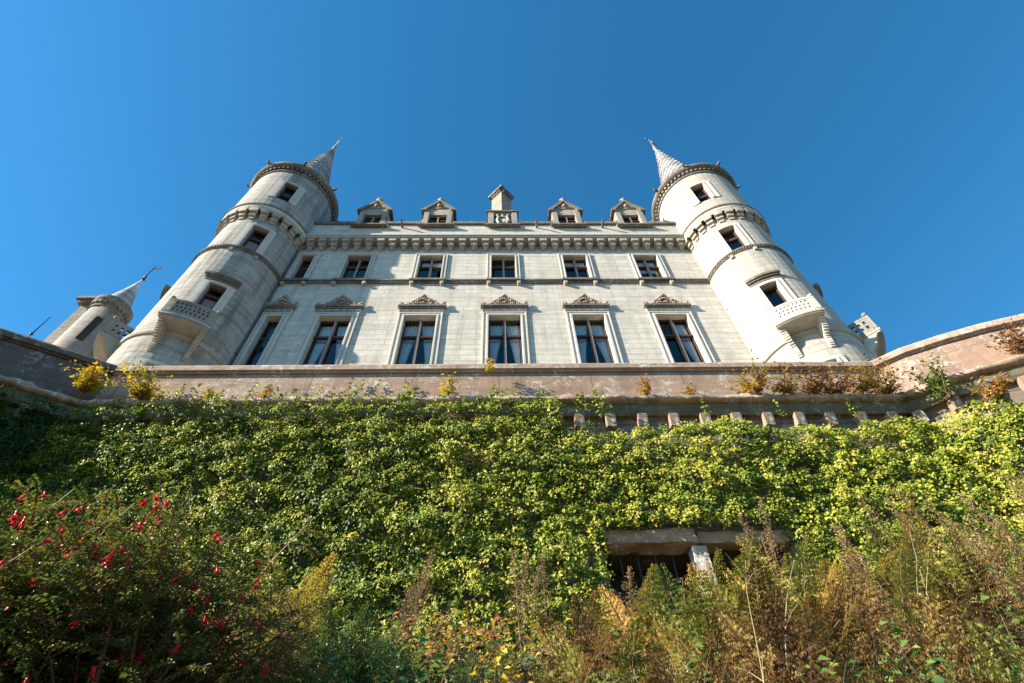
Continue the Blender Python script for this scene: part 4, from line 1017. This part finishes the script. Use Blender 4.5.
def stalks(root, base, H, seed, n=7, mat='straw', leaves=None, twig=False):
    r = random.Random(seed); st = MB(); P, Nn, T, S, TT = [], [], [], [], []
    for k in range(n):
        h = H*r.uniform(.6, 1); pts = curve_pts((base[0]+r.uniform(-.12, .12), base[1]+r.uniform(-.12, .12), base[2]), r.uniform(0, 6.28), h*r.uniform(.15, .55), h, r.uniform(0, .3), wob=.02 if twig else 0)
        st.tube([tuple(p) for p in pts], .007 if twig else .005, .002, 4)
        if twig:
            for q in range(4):
                p, d = along(pts, r.uniform(.35, .9)); a = r.uniform(0, 6.28); e = p+Vector((math.cos(a)*.16, math.sin(a)*.16, .14)); st.tube([tuple(p), tuple(p.lerp(e, .5)+Vector((0, 0, .02))), tuple(e)], .004, .0015, 4)
        for i in range(14 if leaves else 0):
            p, d = along(pts, r.uniform(.3, 1)); P.append(p); T.append(Vector((r.gauss(0, .6), r.gauss(0, .6), -.3))); Nn.append(Vector((r.gauss(0, .5), r.gauss(-.3, .5), .6))); S.append(r.uniform(.03, .06)); TT.append(r.gauss(.5, .25))
    st.build('stalk', mat, root)
    if leaves: leaf_mesh('foliage', leaves, P, Nn, T, S, np.array(TT), parent=root)

# one hanging fuchsia flower: tube, four swept sepals, purple skirt
fb = MB(); fb.lathe(0, 0, [(0.004, 0.0), (0.008, -.012), (0.007, -.03), (0.011, -.042)], 6)
for k in range(4):
    a = k*math.pi/2; ca, sa = math.cos(a), math.sin(a)
    fb.add([(ca*.008-sa*.007, sa*.008+ca*.007, -.038), (ca*.008+sa*.007, sa*.008-ca*.007, -.038), (ca*.026+sa*.008, sa*.026-ca*.008, -.062), (ca*.034, sa*.034, -.088), (ca*.026-sa*.008, sa*.026+ca*.008, -.062)], [(0, 1, 2, 3, 4)])
fq = MB(); fq.lathe(0, 0, [(0.006, -.04), (0.013, -.055), (0.012, -.072)], 6, cap=False); fq.tube([(0, 0, -.06), (0.003, 0, -.105)], .0018, n=3)
fl_proto = None
def fuchsia(root, base, H, W, seed, ns=60, nfl=95):
    global fl_proto
    r = random.Random(seed); P, Nn, T, S, TT = [], [], [], [], []; st = MB(); tips = []
    fronts = []
    for k in range(ns+30):
        az = r.uniform(0, 2*math.pi); h = H*r.uniform(.55, 1.0); ln = W*r.uniform(.2, 1.0)
        if k >= ns: az = R_(r.uniform(-185, 5)); h = H*r.uniform(.62, 1.06); ln = W*r.uniform(.25, 1.0)
        pts = curve_pts((base[0]+r.uniform(-.2, .2), base[1]+r.uniform(-.15, .15), base[2]), az, ln, h, r.uniform(.05, .4), n=12, wob=.03)
        st.tube([tuple(p) for p in pts], .011, .003, 5); ft = r.gauss(.45, .18)
        if k >= ns: fronts.append(pts)
        subs = [(pts, .25)]
        for q in range(9):
            p, d = along(pts, r.uniform(.3, .95)); a = r.uniform(0, 6.28); L = r.uniform(.2, .5)
            sub = [p+Vector((math.cos(a)*L*t, math.sin(a)*L*t, L*(.55*t-.5*t*t))) for t in (0, .25, .5, .75, 1)]
            st.tube([tuple(x) for x in sub], .004, .0015, 4); subs.append((sub, .1)); tips.append(sub)
        tips.append(pts)
        for sub, lo in subs:
            n = 52 if sub is pts else 22
            for i in range(n):
                t = lo+(1-lo)*(i+.5)/n; p, d = along(sub, t); a = i*1.57+r.uniform(-.3, .3)
                sd_ = d.cross(Vector((0, 0, 1))); sd_ = sd_.normalized() if sd_.length > .01 else Vector((1, 0, 0)); u2 = sd_.cross(d)
                for sg in (-1, 1):
                    dr = (sd_*math.cos(a)*sg+u2*math.sin(a)*sg+d*.5).normalized(); P.append(p+dr*.008); T.append(dr+Vector((0, 0, -.35))); Nn.append(Vector((r.gauss(-.45, .4), r.gauss(-.3, .4), .65))); S.append(r.uniform(.019, .038)); TT.append(ft+r.gauss(0, .18))
    st.build('stalk', 'redstem', root); leaf_mesh('foliage', 'fuchsia', P, Nn, T, S, np.array(TT), aspect=.5, parent=root)
    spots = []                                     # flowers hang in twos and threes from the outer ends of the shoots that face the light
    for sub in fronts:
        for q in range(4):
            p, d = along(sub, r.uniform(.45, 1))
            for q2 in range(r.choice([1, 1, 2, 3])): spots.append(p+Vector((r.gauss(0, .035), r.gauss(-.07, .03), r.gauss(-.03, .025))))
    # flowers open on the outside of the bush: keep the spots with the fewest leaves close around and in front of them
    LP = np.array([tuple(q) for q in P])
    def crowd(p):
        v = np.array(p); L_ = np.linalg.norm(v); d_ = v/L_; t_ = LP@d_; near = (t_ < L_-.01) & (t_ > L_-1.0)
        return int((np.linalg.norm(LP[near]-np.outer(t_[near], d_), axis=1) < .03).sum())
    spots.sort(key=lambda p: crowd(p)+r.random()*3)
    for p in spots[:nfl]:
        if fl_proto is None:
            f0 = fb.build('flower', 'petal', None); f1 = fq.build('corolla', 'petal_in', f0); fl_proto = (f0, f1); a, b = f0, f1
        else:
            a = fl_proto[0].copy(); b = fl_proto[1].copy(); col.objects.link(a); col.objects.link(b); b.parent = a
        a.parent = root; a.location = p-wloc(root); a.rotation_euler = (r.gauss(0, .3), r.gauss(0, .3), r.uniform(0, 6)); sc_ = r.uniform(.5, .78); a.scale = (sc_, sc_, sc_)

PLANTS = [
 ('shrub', 2.45, 3.55, 1.0, 'bright green bramble at the bottom between dark bracken clumps', 'green'),
 ('shrub', 3.3, 3.5, 1.2, 'bright green bramble nearest the bottom right corner', 'green'),
 ('shrub', 1.75, 3.55, .95, 'green bramble at the bottom edge left of the dark bracken', 'green'),
 ('fern', 1.98, 4.95, 1.24, 'olive bracken standing before the lower half of the window post', 'bracken_olive'),
 ('fern', 2.3, 4.5, 1.25, 'feathery rust tipped bracken to the right of the window post foot', 'bracken_rust'),
 ('plume', 5.35, 4.35, 2.3, 'tallest tawny plumes nearest the camera at the right edge'),
 ('fern', 4.9, 4.3, 1.75, 'tall yellow green bracken in front of the right edge plumes', 'bracken_olive'),
 ('plume', 4.45, 4.6, 1.95, 'tan plumes standing among the olive bracken at right'),
 ('fern', 3.75, 5.2, 1.5, 'golden bracken against the ivy right of the window', 'bracken_olive'),
 ('shrub', 1.55, 4.0, 1.0, 'green bramble at the bottom under the window post', 'green'),
 ('shrub', 4.75, 4.45, 1.95, 'tall olive leaved shrub behind the green shrub at the right edge', 'green'),
 ('fern', 5.0, 4.9, 1.6, 'olive bracken at the right edge against the ivy', 'bracken_olive'),
 ('plume', 3.95, 4.2, 1.75, 'brown plumes in front of the olive bracken near the right edge'),
 ('fern', 2.35, 4.75, 1.28, 'tall olive bracken hiding the foot of the window post', 'bracken_olive'),
 ('fern', 2.5, 5.35, .95, 'yellowing bracken right behind the window post', 'bracken_olive'),
 ('shrub', 4.1, 4.35, 1.55, 'brown leaved shrub below the plumes at right', 'rust'),
 ('plume', 5.7, 4.75, 2.2, 'tawny plumes at the far right border against the curved wall'),
 ('shrub', -2.6, 4.3, 1.35, 'green leafy plant filling the gap between fuchsias and ivy', 'green'),
 ('fuchsia', -3.55, 3.65, 2.3, 'tall red flowered fuchsia bush at the left edge below the shaded wall'),
 ('fuchsia', -2.75, 3.5, 2.15, 'red flowered fuchsia with arching shoots rising against the lit ivy'),
 ('fuchsia', -2.05, 3.5, 2.15, 'smaller red flowered fuchsia beside the olive fern, rightmost of the fuchsias'),
 ('fuchsia', -3.2, 3.05, 1.75, 'low dark fuchsia with crimson flowers nearest the camera at left'),
 ('fern', -1.92, 4.9, 1.22, 'yellow green fern just right of the fuchsias', 'bracken_olive'),
 ('fern', -1.19, 4.3, 1.01, 'green fern left of the feathery plants', 'feather'),
 ('plume', -0.81, 5.0, 1.41, 'dry brown flower plumes standing against the ivy left of centre'),
 ('plume', 0.31, 5.2, 1.74, 'tall dry brown flower plumes just left of the basement window'),
 ('plume', -1.62, 4.4, 1.19, 'short dry grey brown plumes behind the green fern'),
 ('shrub', -0.24, 4.6, 1.08, 'yellow leaved sapling near the middle of the bank', 'amber'),
 ('shrub', 0.12, 4.3, 1.02, 'orange leaved sapling right of the yellow sapling at centre', 'amber'),
 ('shrub', -0.75, 4.0, 0.9, 'low green leafy plant between the two feathery plants', 'green'),
 ('feather', -0.32, 3.9, 0.97, 'fine feathery green plant at bottom centre'),
 ('feather', -1.04, 4.4, 0.95, 'fine feathery green plant beside the green fern'),
 ('shrub', -0.61, 4.9, 0.92, 'pale amber sapling below the brown plumes left of centre', 'amber'),
 ('fern', 0.68, 4.9, 1.09, 'rusty bracken below the left end of the basement window', 'bracken_rust'),
 ('fern', 0.31, 3.9, 0.92, 'rusty bracken at bottom centre beside the orange sapling', 'bracken_rust'),
 ('fern', 1.28, 5.2, 1.12, 'upright olive bracken under the left half of the basement window', 'bracken_olive'),
 ('fern', 1.65, 5.0, 1.25, 'olive bracken in front of the window mullion foot', 'bracken_olive'),
 ('fern', 1.73, 4.6, 1.2, 'wide olive bracken nearer than the window bracken', 'bracken_olive'),
 ('plume', 2.74, 5.3, 1.89, 'tall tawny plumes overlapping the right lintel of the basement window'),
 ('plume', 1.32, 5.35, 1.3, 'brown seed heads in front of the dark left window bars'),
 ('fern', 1.85, 4.4, 1.3, 'orange brown bracken below the window mullion', 'bracken_rust'),
 ('fern', 2.06, 4.2, 1.22, 'orange brown bracken right of the window mullion', 'bracken_rust'),
 ('fern', 2.81, 5.2, 1.22, 'olive bracken under the right half of the basement window', 'bracken_olive'),
 ('fern', 3.12, 5.0, 1.2, 'olive bracken just past the right end of the window', 'bracken_olive'),
 ('plume', 3.5, 5.0, 1.64, 'dry plumes against the ivy right of the window'),
 ('plume', 4.21, 5.1, 2.08, 'tallest dry brown plumes on the ivy at right'),
 ('plume', 3.1, 4.5, 1.36, 'short tawny plumes in front of the right bracken'),
 ('plume', 5.23, 4.6, 2.4, 'tall brown plumes at the right edge'),
 ('plume', 4.68, 5.0, 1.85, 'brown plumes between the tallest plumes and the right edge'),
 ('fern', 2.98, 4.5, 1.13, 'dark rusty bracken in the middle of the right bank', 'bracken_rust'),
 ('fern', 3.5, 4.5, 1.19, 'broad rusty bracken below the tallest plumes', 'bracken_rust'),
 ('fern', 4.1, 4.9, 1.33, 'olive bracken behind the broad rusty bracken at right', 'bracken_olive'),
 ('fern', 3.38, 4.0, 1.24, 'dark brown bracken in the lower right', 'bracken_rust'),
 ('fern', 4.5, 4.6, 1.52, 'tall olive bracken near the right edge', 'bracken_olive'),
 ('shrub', 2.15, 3.9, 1.0, 'green bramble at the bottom below the window', 'green'),
 ('shrub', 2.7, 3.9, 1.02, 'green bramble among the brown bracken at lower right', 'green'),
 ('shrub', 3.14, 3.7, 1.13, 'green bramble beside the dark brown bracken at lower right', 'green'),
 ('shrub', 3.72, 3.9, 1.3, 'tall green leafy shrub at the right edge', 'green'),
 ('fern', 1.03, 3.7, 1.01, 'rusty bracken at the bottom left of the window line', 'bracken_rust'),
 ('fern', 0.73, 3.8, 0.97, 'olive bracken at the bottom beside the bare branch', 'bracken_olive'),
 ('fern', 1.48, 3.6, 1.0, 'rusty bracken at the bottom under the window', 'bracken_rust'),
 ('fern', 3.04, 3.4, 1.21, 'dark bracken in the bottom right corner', 'bracken_rust'),
 ('fern', 2.57, 3.5, 1.12, 'dark bracken left of the bottom right corner', 'bracken_rust'),
 ('fern', 2.02, 3.5, 1.05, 'dark bracken at the bottom between two brambles', 'bracken_rust'),
 ('twig', -0.16, 4.6, 1.32, 'bare brown twigs sticking up at centre'),
 ('twig', 1.65, 4.2, 1.5, 'long bare stem leaning before the window mullion'),
 ('twig', 0.53, 3.8, 0.96, 'pale dead branch at the bottom right of centre'),
 ('twig', 2.6, 4.2, 1.45, 'bare stems among the bracken below the right window half'),
 ('grass', 1.68, 5.2, 1.45, 'long straw coloured stalks crossing the window bars'),
 ('grass', 3.26, 4.6, 1.32, 'straw coloured stalks among the right hand bracken'),
 ('twig', -1.03, 4.7, 1.1, 'pale bare twig against the ivy left of centre'),
 ('grass', 2.64, 5.0, 1.47, 'straw coloured stalks under the right lintel'),
 ('twig', 3.46, 4.0, 1.45, 'dark bare stems at lower right'),
 ('shrub', -1.99, 4.4, 1.14, 'amber leaved plant beside the rightmost fuchsia', 'amber'),
 ('shrub', -1.69, 3.8, 1.08, 'rust leaved plant at the foot of the rightmost fuchsia', 'rust'),
 ('shrub', -1.28, 3.8, 0.97, 'green leafy plant at the bottom left of centre', 'green'),
 ('shrub', 0.01, 3.7, 0.89, 'golden leaved plant at the very bottom centre', 'gold'),
 ('shrub', -0.42, 3.6, 0.9, 'broad leaved green plant at the very bottom centre', 'green'),
]
NAMES = {'fuchsia': ('fuchsia_bush', 'bush', 'fuchsias at the left of the bank'), 'fern': ('fern', 'fern', 'ferns on the bank'), 'plume': ('dried_flower', 'dried flowers', 'dried flower plumes on the bank'),
         'shrub': ('leafy_plant', 'plant', 'leafy plants on the bank'), 'feather': ('feathery_plant', 'plant', 'feathery plants on the bank'), 'twig': ('bare_twig', 'twigs', 'bare twigs on the bank'), 'grass': ('dry_grass', 'grass', 'dry stalks on the bank')}
for i, pl in enumerate(PLANTS):
    k, x, y, H, lab = pl[:5]; H *= 1.15 if x > 2.6 and k != 'grass' else 1.1 if k in ('fern', 'shrub', 'plume') else 1.0; z = bank_z(x, y)-0.03; nm, cat, grp = NAMES[k]
    e = empty(nm, (x, y, z)); tag(e, lab, cat, grp); b = (x, y, z); sd_ = 100+i
    if k == 'fuchsia': fuchsia(e, b, H, 0.95, sd_)
    elif k == 'fern': fern(e, b, H, pl[5], sd_)
    elif k == 'plume': plume(e, b, H, sd_, ns=4)
    elif k == 'shrub': shrub(e, b, H, .75, pl[5], sd_, ns=15, leaf=.075 if pl[5] == 'green' else .058, nl=28)
    elif k == 'feather': fern(e, b, H, 'feather', sd_, nf=16)
    elif k == 'twig': stalks(e, b, H, sd_, 5, 'straw' if i % 2 else 'stem', None, True)
    else: stalks(e, b, H, sd_, 9, 'straw', 'litter')

# plants rooted in the joints of the parapet and moulding
TUFTS = [
 (4.4, 5.84, 6.40, .26, .7, 'amber', 'low amber fringe between the amber shrub and the reddish creeper', 12, 12),
 (5.25, 5.84, 6.40, .30, .8, 'rust', 'low reddish fringe between the two parapet creepers', 14, 12),
 (6.05, 5.86, 6.40, .34, .7, 'amber', 'orange fringe at the foot of the right parapet corner', 14, 13),
 (8.05, 5.0, 6.45, .40, .5, 'rust', 'reddish creeper between the two rusty ones on the curved parapet', 12, 12),
 (-6.08, 5.72, 6.42, .46, .6, 'gold', 'bright yellow shrub growing on the shaded left end of the parapet', 16, 20),
 (-5.28, 5.80, 6.38, .38, .8, 'gold', 'yellow green shrub growing on the parapet beside the bright yellow one', 18, 20),
 (-4.35, 5.88, 6.42, .22, .2, 'gold', 'tiny yellow tuft on the left part of the parapet', 5, 8),
 (-3.5, 5.88, 6.42, .18, .3, 'amber', 'small orange tuft on the parapet left of centre', 6, 8),
 (-0.75, 5.86, 6.42, .38, .4, 'gold', 'yellow leaved sprig on the parapet near the centre', 8, 9),
 (-0.12, 5.84, 6.95, .32, .14, 'gold', 'slender yellow sprig hanging over the coping near the centre', 4, 10),
 (2.25, 5.86, 6.40, .38, .26, 'amber', 'orange leaved sprig standing alone on the parapet', 8, 11),
 (2.95, 5.88, 6.42, .2, .35, 'amber', 'faint reddish tuft left of the amber parapet shrub', 6, 6),
 (3.95, 5.84, 6.40, .46, .62, 'amber', 'amber and green shrub on the right half of the parapet', 16, 18),
 (4.85, 5.84, 6.40, .34, .9, 'rust', 'reddish low creeper on the parapet next to the amber shrub', 16, 14),
 (5.65, 5.82, 6.40, .38, .95, 'amber', 'reddish amber creeper on the parapet before the right corner', 18, 15),
 (6.55, 5.58, 6.0, .75, .55, 'green', 'green bush climbing the corner where the right wall curves', 16, 20),
 (6.95, 5.3, 5.7, .34, .5, 'amber', 'amber leaves on the ivy below the right corner', 12, 14),
 (7.75, 5.12, 6.5, .42, .55, 'rust', 'rusty creeper on the curved right parapet', 13, 14),
 (8.45, 4.92, 6.55, .34, .4, 'rust', 'small rusty creeper at the far right of the curved parapet', 9, 11),
]
for i, (x, y, z, H, W, mt, lab, ns, nl) in enumerate(TUFTS):
    y -= .1; e = empty('parapet_shrub', (x, y, z)); tag(e, lab, 'plant', 'plants growing on the parapet')
    shrub(e, (x, y, z), H, W, mt, 500+i, ns=int(ns*1.6), leaf=.06, nl=int(nl*1.5), lo=.1)
